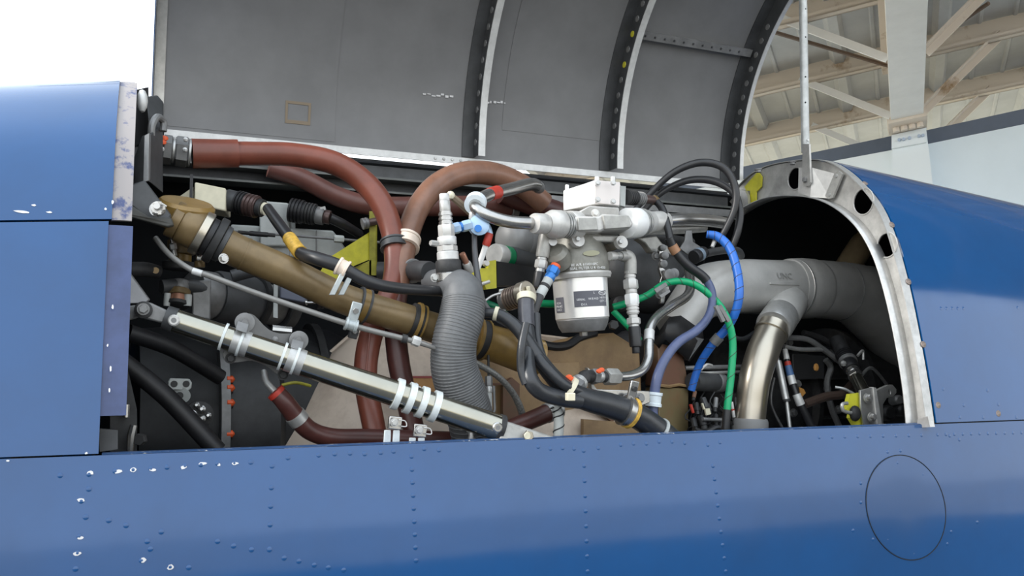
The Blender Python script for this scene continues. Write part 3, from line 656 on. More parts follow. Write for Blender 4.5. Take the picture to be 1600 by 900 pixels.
part('case', MB().prism([P(304, 284, 1.25), P(353, 294, 1.265), P(353, 330, 1.265), P(303, 320, 1.25)], (.012, .06, 0)), CREAM, t, bev=.002)
part('gusset', plate_mb([(279, 308, 1.255), (302, 292, 1.25), (302, 312, 1.25)], (0, .004, 0)), CREAM, t)
part('dark_strip', plate_mb([(297, 272, 1.24), (302, 272, 1.24), (301, 318, 1.24), (296, 318, 1.24)], (0, .004, 0)), BLK, t)
cn = thing('electrical_connector', 'dark round electrical connector plugged into the cream box', 'connector', P(380, 318, 1.26))
e1 = pstack(cn, (354, 312, 1.285), (416, 327, 1.25), [('socket', GREYD, 'c', .30, 17), ('ring', BLK, 'r', .22, 19), ('coupling', mat('brown_plug', (0.10, 0.065, 0.06), 0.35, 0.4), 'r', .28, 18), ('backshell', DUSTY, 'c', .12, 14), ('tie', CREAM, 'c', .08, 10)], 22)
bx = thing('light_grey_unit', 'light grey box shaped unit behind the dark electrical connector', 'box', P(450, 360, 1.42))
part('case', MB().prism([P(405, 313, 1.40), P(451, 317, 1.40), P(453, 385, 1.40), P(405, 385, 1.40)], (.02, .06, 0)), LGREY, bx, bev=.003)
part('lower_case', MB().prism([P(360, 350, 1.42), P(520, 360, 1.40), P(540, 390, 1.40), P(538, 402, 1.40), P(450, 402, 1.41), P(360, 380, 1.42)], (.02, .06, 0)), LGREY, bx, bev=.003)
for x in (452, 494): part('seam', plate_mb([(x, 360, 1.399), (x + 1.4, 360, 1.399), (x + 1.4, 400, 1.399), (x, 400, 1.399)], (0, .002, 0)), MGREY, bx)
cn = thing('cannon_plug', 'black threaded cable plug on the right of the light grey unit', 'connector', P(490, 335, 1.4))
e2 = pstack(cn, (454, 328, 1.385), (516, 340, 1.36), [('socket', BLK, 'r', .35, 19), ('coupling', DUSTY, 'r', .3, 17), ('clamp', MGREY, 'c', .2, 14), ('grommet', mat('brown_plug', (0, 0, 0)), 'c', .15, 11)], 22)
part('clip', plate_mb([(500, 324, 1.355), (508, 322, 1.355), (509, 328, 1.355), (502, 330, 1.355)], K), ALU, cn)
hose('cable', ((514, 340, 1.362, 8), (535, 350, 1.37, 8), (562, 366, 1.40, 7)), RUB, 'dark cable from the black threaded plug', 'cable')
t = thing('blue_grey_box', 'dull blue grey box under the bronze duct', 'box', P(458, 455, 1.3))
part('case', MB().prism([P(437, 435, 1.26), P(479, 447, 1.26), P(479, 474, 1.26), P(437, 466, 1.26)], (.01, .05, 0)), mat('dull_blue_grey', (0.10, 0.11, 0.15), 0.5), t, bev=.002)
part('screw', MB().ball(P(440, 438, 1.258), .003, 8), LGREY, t)
t = thing('control_rod_joint', 'dark threaded joint on a short rod below the bronze duct', 'joint', P(500, 472, 1.24))
pstack(t, (476, 473, 1.24), (540, 472, 1.24), [('tip', STEELT, 'c', .06, 4), ('rod', STEELT, 'c', .24, 2), ('boot', BLK, 'r', .3, 10), ('nut', mat('coppery_band', (0, 0, 0)), 'h', .2, 10), ('tail', DUSTY, 'c', .2, 8)], 16)
# control cable across the light grey boxes
t = thing('control_cable', 'thin taut steel control cable across the light grey unit', 'cable', P(360, 363, 1.36))
cp = Path(((345, 361, 1.36, 2.2), (440, 367, 1.36, 2.2), (520, 373, 1.36, 2.2), (620, 381, 1.36, 2)), 4); part('wire', cp.mb(8), MGREY, t)
pstack(t, (372, 363, 1.358), (430, 368, 1.358), [('turnbuckle', DUSTY, 'c', .3, 3), ('barrel', BLK, 'c', .5, 4), ('turnbuckle', DUSTY, 'c', .2, 3)])
pstack(t, (522, 373, 1.358), (537, 374, 1.358), [('nut', LGREY, 'h', 1, 6)])
t = thing('yellow_bracket', 'chromate yellow sheet bracket behind the brown hoses', 'bracket', P(555, 395, 1.36))
part('plate', plate_mb([(515, 402, 1.33), (577, 363, 1.35), (581, 364, 1.35), (581, 404, 1.35), (547, 418, 1.33), (530, 440, 1.33), (500, 425, 1.33)], (0, .004, 0)), YEL, t)
part('post', plate_mb([(577, 330, 1.345), (587, 330, 1.345), (587, 430, 1.345), (577, 430, 1.345)], (.003, .003, 0)), YELD, t)
part('lower_plate', plate_mb([(548, 420, 1.345), (580, 406, 1.345), (580, 430, 1.345), (555, 435, 1.345)], (0, .003, 0)), YELD, t)
pstack(t, (566, 350, 1.34), (590, 345, 1.34), [('knurled_screw', MGREY, 'r', .4, 9), ('head', mat('brown_plug', (0, 0, 0)), 'c', .6, 6)])

# ---- tan shroud with placard
sh = thing('engine_shroud', 'stained tan composite shroud over the lower engine', 'shroud', P(620, 620, 1.3))
top = [(393, 706), (412, 680), (440, 645), (480, 593), (515, 553), (545, 527), (580, 511), (640, 500), (700, 497), (770, 505), (840, 525), (905, 533)]
rows = []
for i, (x, y) in enumerate(top):
    Yt = 1.40 - .0 * i; p0 = P(x, y, Yt); h = p0.z + .30; dpth = .20 * min(1, h / .28) + .004
    rows.append([V((p0.x, p0.y - dpth * math.sin(a), p0.z - h * (1 - math.cos(a)))) for a in lin(0, math.pi / 2, 12)])
shs = part('shell', MB().grid(rows), TAN, sh, solid=.004)
part('rim', MB().ringtube([r[0] for r in rows], [.004] * len(rows), 8), TAN, sh)
def onrow(px, py, rows=rows, lift=.001):
    r = ray(px, py); bst = None
    for i in range(len(rows) - 1):
        for j in range(len(rows[0]) - 1):
            for tri in ((rows[i][j], rows[i + 1][j], rows[i + 1][j + 1]), (rows[i][j], rows[i + 1][j + 1], rows[i][j + 1])):
                e1_, e2_ = tri[1] - tri[0], tri[2] - tri[0]; h = r.cross(e2_); a = e1_.dot(h)
                if abs(a) < 1e-12: continue
                s_ = -tri[0]; u = s_.dot(h) / a; q = s_.cross(e1_); v_ = r.dot(q) / a
                if u < -.001 or v_ < -.001 or u + v_ > 1.001: continue
                t_ = e2_.dot(q) / a
                if bst is None or t_ < bst[0]:
                    n = e1_.cross(e2_).normalized(); n = -n if n.dot(r) > 0 else n; bst = (t_, n)
    return (r * bst[0] + bst[1] * lift, bst[1]) if bst else (None, None)
def quad_on(q, name, m, parent, lift, nu=8, nv=6):
    g = []
    for j in range(nv + 1):
        row = []
        for i in range(nu + 1):
            a = V(q[0]).lerp(V(q[1]), i / nu); b_ = V(q[3]).lerp(V(q[2]), i / nu); c = a.lerp(b_, j / nv); p_, n_ = onrow(c.x, c.y, lift=lift)
            row.append(p_)
        g.append(row)
    return part(name, MB().grid(g), m, parent)
pl = quad_on([(636, 591), (712, 591), (720, 640), (640, 640)], 'placard', OCHRE, sh, .0015)
quad_on([(636, 588.5), (712, 588.5), (712, 592), (636, 592)], 'placard_border', PLACARD_RED, pl, .002, 6, 1)
c, n = onrow(689, 601, lift=.0030)
text_on('lettering', 'CAUTION', c, RT, UP, rp(15, c), mat('dull_red_ink', (0.20, 0.045, 0.015), 0.6), pl)
ih = thing('intake_housing', 'brown stained intake housing below the filter', 'housing', P(880, 600, 1.3))
part('side', MB().prism([P(738, 545, 1.215), P(830, 560, 1.225), P(870, 540, 1.235), P(960, 520, 1.26), P(1000, 545, 1.27), P(1008, 720, 1.27), P(738, 720, 1.215)], (0, .12, 0)), TANB, ih, bev=.004)
part('panel', MB().prism([P(786, 600, 1.208), P(800, 590, 1.208), P(812, 600, 1.208), P(812, 690, 1.208), P(786, 690, 1.208)], (0, .01, 0)), RUST, ih)
part('rib', plate_mb([(862, 566, 1.222), (905, 566, 1.225), (907, 597, 1.225), (864, 597, 1.222)], (0, .006, 0)), TANB, ih, bev=.001)
part('stiffener', plate_mb([(866, 592, 1.218), (874, 588, 1.218), (962, 652, 1.232), (958, 660, 1.232)], (0, .008, 0)), RUST, ih)
part('seam_flange', plate_mb([(738, 598, 1.205), (792, 599, 1.207), (792, 602, 1.207), (738, 601, 1.205)], (0, .006, 0)), RUST, ih)
part('frame', plate_mb([(912, 655, 1.215), (1000, 662, 1.22), (1000, 720, 1.22), (912, 720, 1.215)], (0, .01, 0)), TANB, ih)
part('rounded_lip', MB().ringtube(spline([P(770, 500, 1.26), P(810, 520, 1.24), P(855, 540, 1.235), (P(885, 540, 1.24)), P(905, 528, 1.25), P(930, 520, 1.26)], [0] * 6)[0], [rp(7, P(850, 540, 1.24))] * 41, 10), BLK, ih)
oc_ = thing('outlet_box', 'rusty brown square duct leg under the black rubber boot', 'duct', P(1050, 620, 1.28))
part('upper', MB().prism([P(1028, 535, 1.25), P(1066, 545, 1.27), P(1076, 600, 1.28), P(1076, 605, 1.28), P(1030, 605, 1.25)], (.01, .06, 0)), RUST, oc_, bev=.003)
part('lower', MB().prism([P(1030, 606, 1.25), P(1076, 606, 1.28), P(1076, 720, 1.28), P(1028, 720, 1.25)], (.01, .06, 0)), mat('olive_brown', (0.175, 0.135, 0.065), 0.5, 0, col2=(0.20, 0.10, 0.05), thr=(.5, .75), scale=20), oc_, bev=.003)
part('cracked_joint', MB().ringtube([P(1029, 602, 1.247), P(1045, 604, 1.257), P(1060, 601, 1.268), P(1077, 604, 1.278)], [.0025, .003, .0025, .003], 6), TANB, oc_)

# ---- grey bleed air duct
bd = thing('bleed_air_duct', 'large grey cast bleed air duct running aft across the right of the bay', 'duct', P(1200, 450, 1.33))
bp = Path(((1052, 515, 1.30, 30), (1078, 480, 1.31, 36), (1105, 455, 1.32, 42), (1150, 448, 1.33, 42.5), (1200, 449, 1.34, 43), (1255, 451, 1.35, 44)), 8)
part('elbow', bp.mb(32), DUCT, bd)
bp2 = Path(((1232, 450, 1.348, 46), (1250, 450.5, 1.349, 47.5), (1268, 451, 1.352, 46.5), (1272, 451.2, 1.353, 44)), 6); part('coupling', bp2.mb(32), DUCT, bd)
p0, a0, r0 = bp.near(1240, 450); part('bead', MB().lathe(p0, a0, [(-.003, r0), (-.002, r0 + .004), (.002, r0 + .004), (.003, r0)], 32, caps=False), ALU, bd)
bp3 = Path(((1268, 451, 1.352, 45.5), (1312, 455, 1.362, 45.5), (1340, 462, 1.37, 49), (1375, 478, 1.385, 60), (1420, 500, 1.40, 78), (1480, 525, 1.42, 100), (1560, 555, 1.45, 120)), 8); part('tail', bp3.mb(32), DUCT, bd)
p1, a1, r1 = bp3.near(1312, 455); part('bead', MB().lathe(p1, a1, [(-.0015, r1), (0, r1 + .0012), (.0015, r1)], 32, caps=False), MGREY, bd)
pa_, aa, ra = bp.near(1212, 449); nf = (V((-.30, -.95, .14)) - aa * aa.dot(V((-.30, -.95, .14)))).normalized()
def on_duct(px, py, lift=0):
    r = ray(px, py); o = r * ((pa_.y - .09) / r.y); d = r.normalized()
    for k in range(4000):
        q = o + d * (k * .0001); c_ = pa_ + aa * (q - pa_).dot(aa)
        if (q - c_).length <= ra: return c_ + (q - c_).normalized() * (ra + lift), (q - c_).normalized()
    return None, None
lab = []
for x, y in ((1203, 441), (1246, 440), (1249, 446), (1203, 444)):
    q, n = on_duct(x, y, .0003)
    if q is not None: lab.append(q + n * .001)
if len(lab) == 4: part('raised_mark', MB().prism(lab, -nf * .003), DUCT, bd, bev=.0005)
c, n = on_duct(1226, 432)
text_on('cast_lettering', 'UNC', c, aa, aa.cross(n) * -1 if aa.cross(n).z < 0 else aa.cross(n), rp(15, c), ALU, bd, .0008)
bt = thing('rubber_boot', 'black rubber boot joining the grey duct elbow to the brown leg', 'boot', P(1055, 520, 1.28))
part('sleeve', MB().grid([[P(x, y, Y) for x, y, Y in r] for r in (((1024, 525, 1.262), (1046, 495, 1.25), (1064, 493, 1.25), (1098, 517, 1.27), (1100, 530, 1.30)), ((1022, 536, 1.252), (1040, 515, 1.24), (1060, 515, 1.245), (1090, 533, 1.26), (1092, 545, 1.29)), ((1030, 545, 1.25), (1040, 530, 1.24), (1055, 545, 1.245), (1076, 563, 1.262), (1078, 568, 1.29)))]), RUB, bt, solid=.004)
part('skirt', MB().prism([P(1060, 520, 1.252), P(1100, 530, 1.262), P(1076, 563, 1.262)], (0, .02, 0)), RUBG, bt)
# branch with polished elbow
br = thing('branch_pipe', 'polished heat tinted elbow pipe hanging from the grey duct', 'pipe', P(1200, 550, 1.26))
pstack(br, (1236, 470, 1.31), (1208, 512, 1.25), [('stub', DUCT, 'c', .55, 27), ('collar', ALU, 'c', .45, 27)], 28)
tp = Path(((1210, 508, 1.253, 24), (1205, 520, 1.25, 24), (1192, 550, 1.24, 25), (1180, 590, 1.235, 24.5), (1174, 630, 1.235, 24), (1171, 662, 1.235, 24)), 8); part('elbow', tp.mb(28), STEELW, br)
part('bead', band(tp, 1206, 519, 4, .003, n=28), STEELW, br)
pstack(br, (1172, 654, 1.235), (1171, 700, 1.235), [('sleeve', mat('matt_grey_sleeve', (0.20, 0.20, 0.20), 0.55), 'c', 1, 28)], 28)
bn = Path(((1320, 425, 1.50, 20), (1345, 385, 1.50, 19), (1375, 345, 1.52, 18)), 6); single('bronze_pipe', bn.mb(20), mat('pale_bronze', (0.42, 0.32, 0.19), 0.4, 0.2, .15, 20), 'bronze pipe rising in the dark behind the grey duct', 'pipe')
# ================================================================ hoses and the bronze duct
du = thing('bronze_duct', 'tan bronze duct running diagonally down from the front frame', 'duct', P(500, 430, 1.12))
pstack(du, (268, 340, 1.125), (312, 362, 1.125), [('head', BRONZE, 'c', .35, 30), ('head_body', BRONZE, 'c', .65, 32)], 28)
part('elbow_cap', MB().lathe(P(288, 340, 1.14), V((0.1, -.35, .9)), [(-.01, .034), (.016, .034), (.020, .030)], 26), AMBER, du, 'pale amber cap')
pstack(du, (309, 361, 1.125), (352, 383, 1.125), [('v_band', STEELW, 'c', .30, 36), ('groove', BLK, 'c', .22, 31), ('v_band', DUSTY, 'c', .28, 38), ('cuff', GREYD, 'c', .20, 30)], 30)
bolt(du, 349, 404, 1.09, 6, STEELT, V((.3, -1, 0)))
dpth = Path(((346, 380, 1.125, 27), (375, 394, 1.125, 26), (450, 426, 1.125, 25), (540, 468, 1.125, 24), (640, 500, 1.13, 23.5), (690, 516, 1.13, 24)), 8)
part('tube', dpth.mb(26), BRONZE, du)
part('weld', band(dpth, 385, 398, 3, .0008), BRONZE, du)
d2 = Path(((690, 515, 1.135, 25), (735, 526, 1.14, 26), (790, 543, 1.145, 29), (838, 560, 1.15, 31)), 8); part('amber_section', d2.mb(26), AMBER, du)
for x, y in ((652, 503), (745, 530)):
    pp_ = dpth if x < 690 else d2
    part('v_band', band(pp_, x, y, 18, .004, n=28), DUSTY, du); part('retainer', band(pp_, x - 4, y - 2, 5, .0065, n=28), AMBER, du); part('retainer', band(pp_, x + 7, y + 3, 3, .005, n=28), AMBER, du)
clamp('dark clamp around the bronze duct where a steel rod hangs below', dpth, 566, 478, 17, (-8, 26), GREYD, .002, cushion=AMBER)
# brown sleeved hoses
h1 = Path(((300, 240, 1.27, 20), (345, 240, 1.27, 19), (400, 240, 1.27, 18.5), (460, 242, 1.27, 18.5), (520, 254, 1.26, 18.5), (565, 281, 1.25, 18.5), (597, 320, 1.235, 18.5), (614, 370, 1.22, 17.5), (617, 420, 1.20, 17), (608, 460, 1.185, 17), (588, 500, 1.175, 18), (574, 550, 1.165, 18.5), (572, 600, 1.155, 18), (585, 672, 1.14, 18), (592, 720, 1.13, 18)), 8)
b1 = thing('brown_hose', 'thick red brown hose with hex fitting from the upper left frame, curving down', 'hose', h1.p[0])
part('sleeve', h1.mb(20), BROWN, b1)
part('cuff', h1.cut((296, 240), (372, 240)).mb(22, .003), BROWN, b1)
pstack(b1, (248, 232, 1.27), (298, 239, 1.27), [('flange', MGREY, 'c', .12, 21), ('hex_nut', MGREY, 'h', .30, 23), ('collar', ALU, 'c', .08, 20), ('hex_nut', MGREY, 'h', .42, 24), ('ferrule', ALU, 'c', .08, 22)], 20)
for x, y in ((256, 216), (253, 222)): part('seal_paint', MB().ball(P(x, y, 1.245), .005, 8, (1.2, .5, .8)), ORANGE, b1, 'orange seal paint')
for x, y in ((290, 218), (289, 234), (253, 233)): part('lock_bead', MB().ball(P(x, y, 1.243), .0035, 8), ALUW, b1)
part('lettering_ridge', MB().ringtube([P(578, 520, 1.146), P(572, 580, 1.137)], [.0012, .0012], 6), BROWN, b1)
h2 = Path(((850, 318, 1.34, 17), (815, 290, 1.33, 18), (770, 272, 1.31, 18.5), (725, 271, 1.29, 18.5), (685, 288, 1.27, 18.5), (655, 322, 1.25, 18.5), (637, 368, 1.225, 18), (628, 415, 1.20, 17), (620, 460, 1.19, 16.5), (617, 500, 1.18, 17), (622, 560, 1.17, 17.5), (632, 610, 1.16, 17), (648, 680, 1.15, 17), (652, 720, 1.14, 17)), 8)
b2 = thing('brown_hose', 'brown hose arching up to the right with a paler arch, joined by the cream clamp', 'hose', h2.p[0])
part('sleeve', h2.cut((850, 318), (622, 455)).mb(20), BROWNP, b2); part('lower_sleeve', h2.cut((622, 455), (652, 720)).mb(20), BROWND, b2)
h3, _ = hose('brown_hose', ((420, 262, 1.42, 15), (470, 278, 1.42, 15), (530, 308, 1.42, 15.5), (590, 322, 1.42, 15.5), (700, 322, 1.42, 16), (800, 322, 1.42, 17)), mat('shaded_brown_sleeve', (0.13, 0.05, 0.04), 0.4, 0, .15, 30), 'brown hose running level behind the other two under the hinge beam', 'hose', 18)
clamp('grey clamp ring on the level brown hose at the back', h3, 800, 322, 10, None, MGREY, .003)
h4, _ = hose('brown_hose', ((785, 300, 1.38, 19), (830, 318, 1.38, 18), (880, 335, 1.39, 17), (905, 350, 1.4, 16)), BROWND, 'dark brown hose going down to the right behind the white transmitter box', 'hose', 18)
h5 = Path(((414, 596, 1.10, 5), (430, 612, 1.10, 13), (445, 628, 1.10, 14.5), (462, 650, 1.105, 15), (485, 673, 1.11, 15), (520, 684, 1.115, 15), (570, 685, 1.12, 15), (640, 686, 1.12, 14), (730, 688, 1.12, 13)), 8)
b5 = thing('brown_hose', 'brown hose lying low along the cowl edge with a steel end and orange ring', 'hose', h5.p[0])
part('sleeve', h5.cut((430, 612), (730, 688)).mb(18), BROWND, b5)
part('label_band', band(h5, 465, 652, 15, .001, n=24), ALU, b5); part('orange_ring', band(h5, 432, 614, 7, .001), RED, b5)
part('tube_end', MB().ringtube(spline([P(412, 580, 1.12), P(416, 596, 1.11), P(430, 612, 1.10)], [0] * 3)[0], [rp(5, P(416, 596, 1.1))] * 17, 12), ALU, b5)
h6 = Path(((770, 680, 1.09, 13), (810, 664, 1.10, 14), (840, 652, 1.11, 14.5), (872, 638, 1.12, 15)), 8)
b6 = thing('brown_hose', 'short brown hose behind the lower end of the polished strut', 'hose', h6.p[0]); part('sleeve', h6.mb(18), BROWND, b6); part('end_band', h6.cut((852, 647), (872, 638)).mb(18, .001), ALU, b6)
hose('yellow_wire', ((440, 602, 1.16, 2.5), (462, 598, 1.16, 2.5), (485, 603, 1.17, 2.5)), YELD, 'yellow wire behind the end of the low brown hose', 'wire', 8)
t = clamp('cream double clamp tying the two brown hoses together', h2, 627, 381, 20, None, PINKC, .003)
part('partner_band', band(h1, 611, 386, 14, .003, True), GREYD, t)
# bundle clamp of black hose and bronze duct
bh, _ = hose('black_hose', ((418, 325, 1.22, 8), (432, 345, 1.19, 9), (452, 372, 1.15, 9.5), (470, 395, 1.11, 10), (495, 404, 1.08, 11), (530, 416, 1.065, 11), (575, 440, 1.06, 10), (620, 450, 1.07, 9), (690, 455, 1.10, 8)), RUB, 'black hose with yellow band from the round connector down over the bronze duct', 'hose', 14)
single('yellow_band', bh.cut((452, 370), (470, 396)).mb(16, .0012), mat('amber_band', (0.55, 0.33, 0.05), 0.5, 0, .3, 120), 'amber yellow marker band on the black hose', 'band')
t = clamp('twin band clamp holding the black hose on the bronze duct', bh, 538, 418, 17, None, PINKC, .0015)
for dx in (0, 14): part('strap', MB().box((P(527 + dx, 444, 1.062)), RT * rp(4.5, P(530, 440, 1.06)), (UP * .9 + RT * .45) * rp(19, P(530, 440, 1.06)), (0, .002, 0)), ZINC, t, bev=.0006)
# thin steel control rod
rodp = Path(((243, 372, 1.12, 4.5), (265, 398, 1.10, 4.5), (298, 421, 1.085, 4.6), (330, 432, 1.08, 4.6), (400, 458, 1.075, 4.6), (470, 482, 1.07, 4.6), (560, 511, 1.065, 4.6), (650, 534, 1.06, 4.4), (682, 545, 1.065, 3.2), (720, 558, 1.08, 3)), 8)
cr_ = thing('steel_rod', 'thin grey steel rod bent at its left end, parallel to the bronze duct', 'rod', rodp.p[0]); part('rod', rodp.mb(12), mat('rod_grey', (0.22, 0.215, 0.205), 0.4, 0.3, .1, 60), cr_)
part('label_sleeve', band(rodp, 308, 425, 15, .0006), ALUW, cr_); part('end_nut', MB().hexa(P(644, 531, 1.06), P(660, 537, 1.06) - P(644, 531, 1.06), rp(8, P(650, 534, 1.06)), rp(13, P(650, 534, 1.06))), ALUW, cr_)
part('end_collar', band(rodp, 636, 530, 8, .002), DUSTY, cr_)
clamp('zinc clamp on the thin steel rod below the dark duct clamp', rodp, 548, 507, 19, (8, -28), ZINC, .003)
wr, _ = hose('braided_hose', ((720, 558, 1.10, 5), (745, 568, 1.11, 5), (780, 590, 1.12, 5), (805, 620, 1.13, 5.5), (818, 655, 1.14, 5.5), (820, 690, 1.15, 5.5)), mat('braided_grey', (0.22, 0.22, 0.21), 0.45, .3, .4, 400), 'thin braided grey hose curving down behind the strut', 'hose', 12)
# small push rod with clevis between grey hose and bronze duct
t = thing('push_rod', 'small push rod with clevis fork behind the strut', 'rod', P(765, 620, 1.12))
pstack(t, (763, 555, 1.12), (765, 690, 1.10), [('rod', DUSTY, 'c', .25, 2), ('nut', MGREY, 'h', .12, 6), ('collar', ALU, 'c', .07, 6), ('barrel', LGREY, 'c', .28, 5), ('tail', DUSTY, 'c', .28, 4)], 12)
for dx in (-8, 8): part('fork', MB().ringtube([P(765 + dx * .8, 603, 1.115), P(765 + dx, 640, 1.11), P(765 + dx * .6, 648, 1.11)], [.002] * 3, 8), MGREY, t)
# big grey corrugated hose with fitting tower
gh = Path(((672, 440, 1.15, 17), (700, 442, 1.11, 24), (722, 456, 1.085, 32), (722, 490, 1.075, 35), (711, 530, 1.07, 34.5), (709, 570, 1.075, 36), (720, 610, 1.085, 38), (734, 650, 1.095, 36), (748, 720, 1.11, 35)), 10)
g = thing('grey_hose', 'thick grey ribbed hose bending down in front of the bronze duct', 'hose', gh.p[0])
part('hose', gh.mb(30), RUBG, g)
ribs = MB()
sp_ = gh.cut((722, 470), (748, 720))
acc = 0; last = sp_.p[0]
for i in range(1, len(sp_.p)):
    seg = (sp_.p[i] - sp_.p[i - 1]); n_ = max(1, int(seg.length / .0042))
    for k in range(n_):
        c = sp_.p[i - 1] + seg * (k / n_); r = sp_.r[i - 1]; ribs.lathe(c, seg, [(-.0016, r - .0003), (-.0006, r + .0005), (.0006, r + .0005), (.0016, r - .0003)], 30, caps=False)
rb = part('rib_wraps', ribs, RUBG, g); rb['kind'] = 'stuff'
t = thing('hose_fitting', 'stacked steel fitting standing on top of the grey ribbed hose', 'fitting', P(697, 370, 1.12))
pstack(t, (702, 440, 1.10), (694, 303, 1.10), [('clamp_ring', STEELT, 'c', .10, 21), ('cuff', DUSTY, 'c', .14, 20), ('collar', ALUW, 'c', .10, 17), ('hex_nut', CASTL, 'h', .07, 16), ('body', ALUW, 'c', .10, 15), ('hex_nut', CASTL, 'h', .14, 13), ('ring', STEELT, 'r', .15, 11), ('neck', ALU, 'c', .12, 8.5), ('tip', ALUW, 'c', .08, 8)], 22)
part('side_screw', MB().hexa(P(684, 381, 1.085), V((-1, -.4, 0)), .004, .012), ALU, t)
pstack(t, (672, 425, 1.14), (640, 423, 1.2), [('side_pipe', GREYD, 'c', .8, 17), ('pipe_flange', MGREY, 'c', .2, 20)], 22)
bolt(t, 679, 434, 1.10, 5, ALU)
pstack(t, (722, 396, 1.10), (735, 425, 1.11), [('drain_cock', mat('coppery_band', (0, 0, 0)), 'c', .5, 5), ('lever', CASTL, 'c', .5, 7)], 12)
hose('pipe_behind', ((590, 424, 1.30, 15), (640, 424, 1.28, 15), (676, 425, 1.24, 15)), GREYD, 'dark grey pipe running behind the brown hoses into the hose fitting', 'pipe')
tc_ = thing('test_cock', 'small arm with cream knob beside the hose fitting', 'arm', P(720, 320, 1.14))
part('arm', MB().ringtube([P(706, 307, 1.14), P(738, 334, 1.15)], [.005, .006], 8), mat('brown_arm', (0.20, 0.15, 0.10), 0.5), tc_); part('knob', MB().ball(P(704, 305, 1.135), .006, 10), CREAM, tc_)
# pale blue tee fitting
t = thing('tee_fitting', 'pale blue anodised tee fitting between the hose fitting and the steel crossover tube', 'fitting', P(740, 356, 1.12))
pstack(t, (706, 358, 1.11), (736, 351, 1.11), [('nut', PALEB, 'h', .4, 9), ('ring', BLUEF, 'c', .12, 8), ('nut', PALEB, 'h', .48, 9)], 16)
part('hub', MB().lathe(P(745, 355, 1.125), V((-.2, -1, 0)), [(0, .012), (.02, .014), (.022, .008)], 18), PALEB, t)
part('bore', MB().lathe(P(747, 357, 1.103), V((-.2, -1, 0)), [(0, .005), (.001, .005)], 14), BLUEF, t)
part('elbow', MB().ringtube(spline([P(752, 350, 1.12), P(761, 354, 1.115), P(765, 366, 1.115)], [0] * 3)[0], [rp(5.5, P(760, 355, 1.12))] * 17, 12), PALEB, t)
part('top_bolt', MB().hexa(P(739, 343, 1.12), V((0, -.3, 1)), .006, .01), CASTL, t)
rt_ = Path(((765, 364, 1.115, 5), (761, 378, 1.115, 5), (755, 396, 1.12, 4.5), (746, 420, 1.125, 4.5)), 6)
w_ = thing('white_tube', 'white tube with red band below the pale blue tee', 'tube', rt_.p[0]); part('tube', rt_.mb(12), WHITEP, w_); part('red_band', rt_.cut((764, 366), (758, 384)).mb(12, .0012), RED, w_)
gw, _ = hose('grey_tube', ((741, 360, 1.12, 4), (742, 395, 1.105, 4.5), (746, 430, 1.09, 5), (754, 470, 1.08, 5), (768, 490, 1.08, 5)), mat('dark_grey_sleeve', (0.07, 0.07, 0.075), 0.45), 'thin dark grey tube hanging from the pale blue tee in front of the black bundle', 'tube')
# steel crossover tube over the filter head with white clamp
st1 = Path(((838, 290, 1.25, 10), (828, 288, 1.235, 10), (800, 295, 1.20, 10), (765, 304, 1.16, 10), (745, 315, 1.13, 10), (745, 326, 1.11, 10), (765, 338, 1.10, 10), (800, 347, 1.10, 10), (850, 349, 1.11, 10)), 8)
s1 = thing('crossover_tube', 'polished steel tube with a hairpin bend left of the filter head', 'tube', st1.p[0]); part('tube', st1.mb(20), STEELT, s1)
part('red_band', st1.cut((779, 300), (764, 304)).mb(20, .0006), RED, s1)
part('tail', MB().ringtube([P(838, 290, 1.25), P(842, 293, 1.29)], [rp(10, P(838, 290, 1.25))] * 2, 16), MGREY, s1)
clamp('white cushion clamp on the bend of the steel crossover tube', st1, 742, 318, 16, (4, 22), mat('white_cushion', (0.66, 0.72, 0.76), 0.5, 0, .06, 60), .006, ridge=False)
st2 = Path(((1030, 347, 1.19, 9), (1060, 343, 1.20, 10), (1100, 344, 1.22, 10), (1135, 349, 1.24, 9)), 8)
s2 = thing('outlet_tube', 'polished steel tube leaving the filter head to the right', 'tube', st2.p[0]); part('tube', st2.mb(20), STEELT, s2)
s3 = Path(((985, 358, 1.21, 9), (1040, 358, 1.22, 9), (1100, 355, 1.24, 8)), 8); part('lower_run', s3.mb(16), ALU, s2)

# ================================================================ fuel filter
ff = thing('fuel_filter', 'fuel filter with bright canister and charcoal label in the middle of the bay', 'filter', P(910, 430, 1.16))
FY = 1.16; ft = P(903, 392, FY); fb = P(911, 512, FY); fax = (ft - fb).normalized(); q = rp(1, P(908, 450, FY))
def fp(y): return fb + (ft - fb) * ((512 - y) / 120.0)
def flathe(prof, n=40): return MB().lathe(fb, fax, [((fp(y) - fb).dot(fax), r * q) for y, r in prof], n)
CAN = mat('bright_canister', (0.82, 0.81, 0.79), 0.30, 0.55, 0.04, 20)
HEAD = mat('olive_grey_cast', (0.21, 0.205, 0.18), 0.40, 0.25, 0.18, 60, 0.12)
part('canister', flathe([(500, 30), (499, 40.5), (497, 42), (434, 43), (432, 43)]), CAN, ff)
part('bottom_cap', flathe([(519, 6), (518, 33), (510, 38), (500, 41), (498, 40)]), MGREY, ff)
part('drain_plug', MB().hexa(fp(516), -fax, 6.5 * q, 9 * q), CASTL, ff)
part('clamp_rim', flathe([(437, 41), (436, 48), (430, 50), (427, 49), (426, 42)]), CASTL, ff, 'pale rim')
part('head', flathe([(429, 44), (425, 46.5), (418, 47), (400, 46), (388, 42), (376, 38), (366, 38)]), HEAD, ff)
hN = (V((-.25, -.96, .05))); hN = (hN - fax * hN.dot(fax)).normalized(); hU = fax.cross(hN) * -1
if hU.dot(RT) < 0: hU = -hU
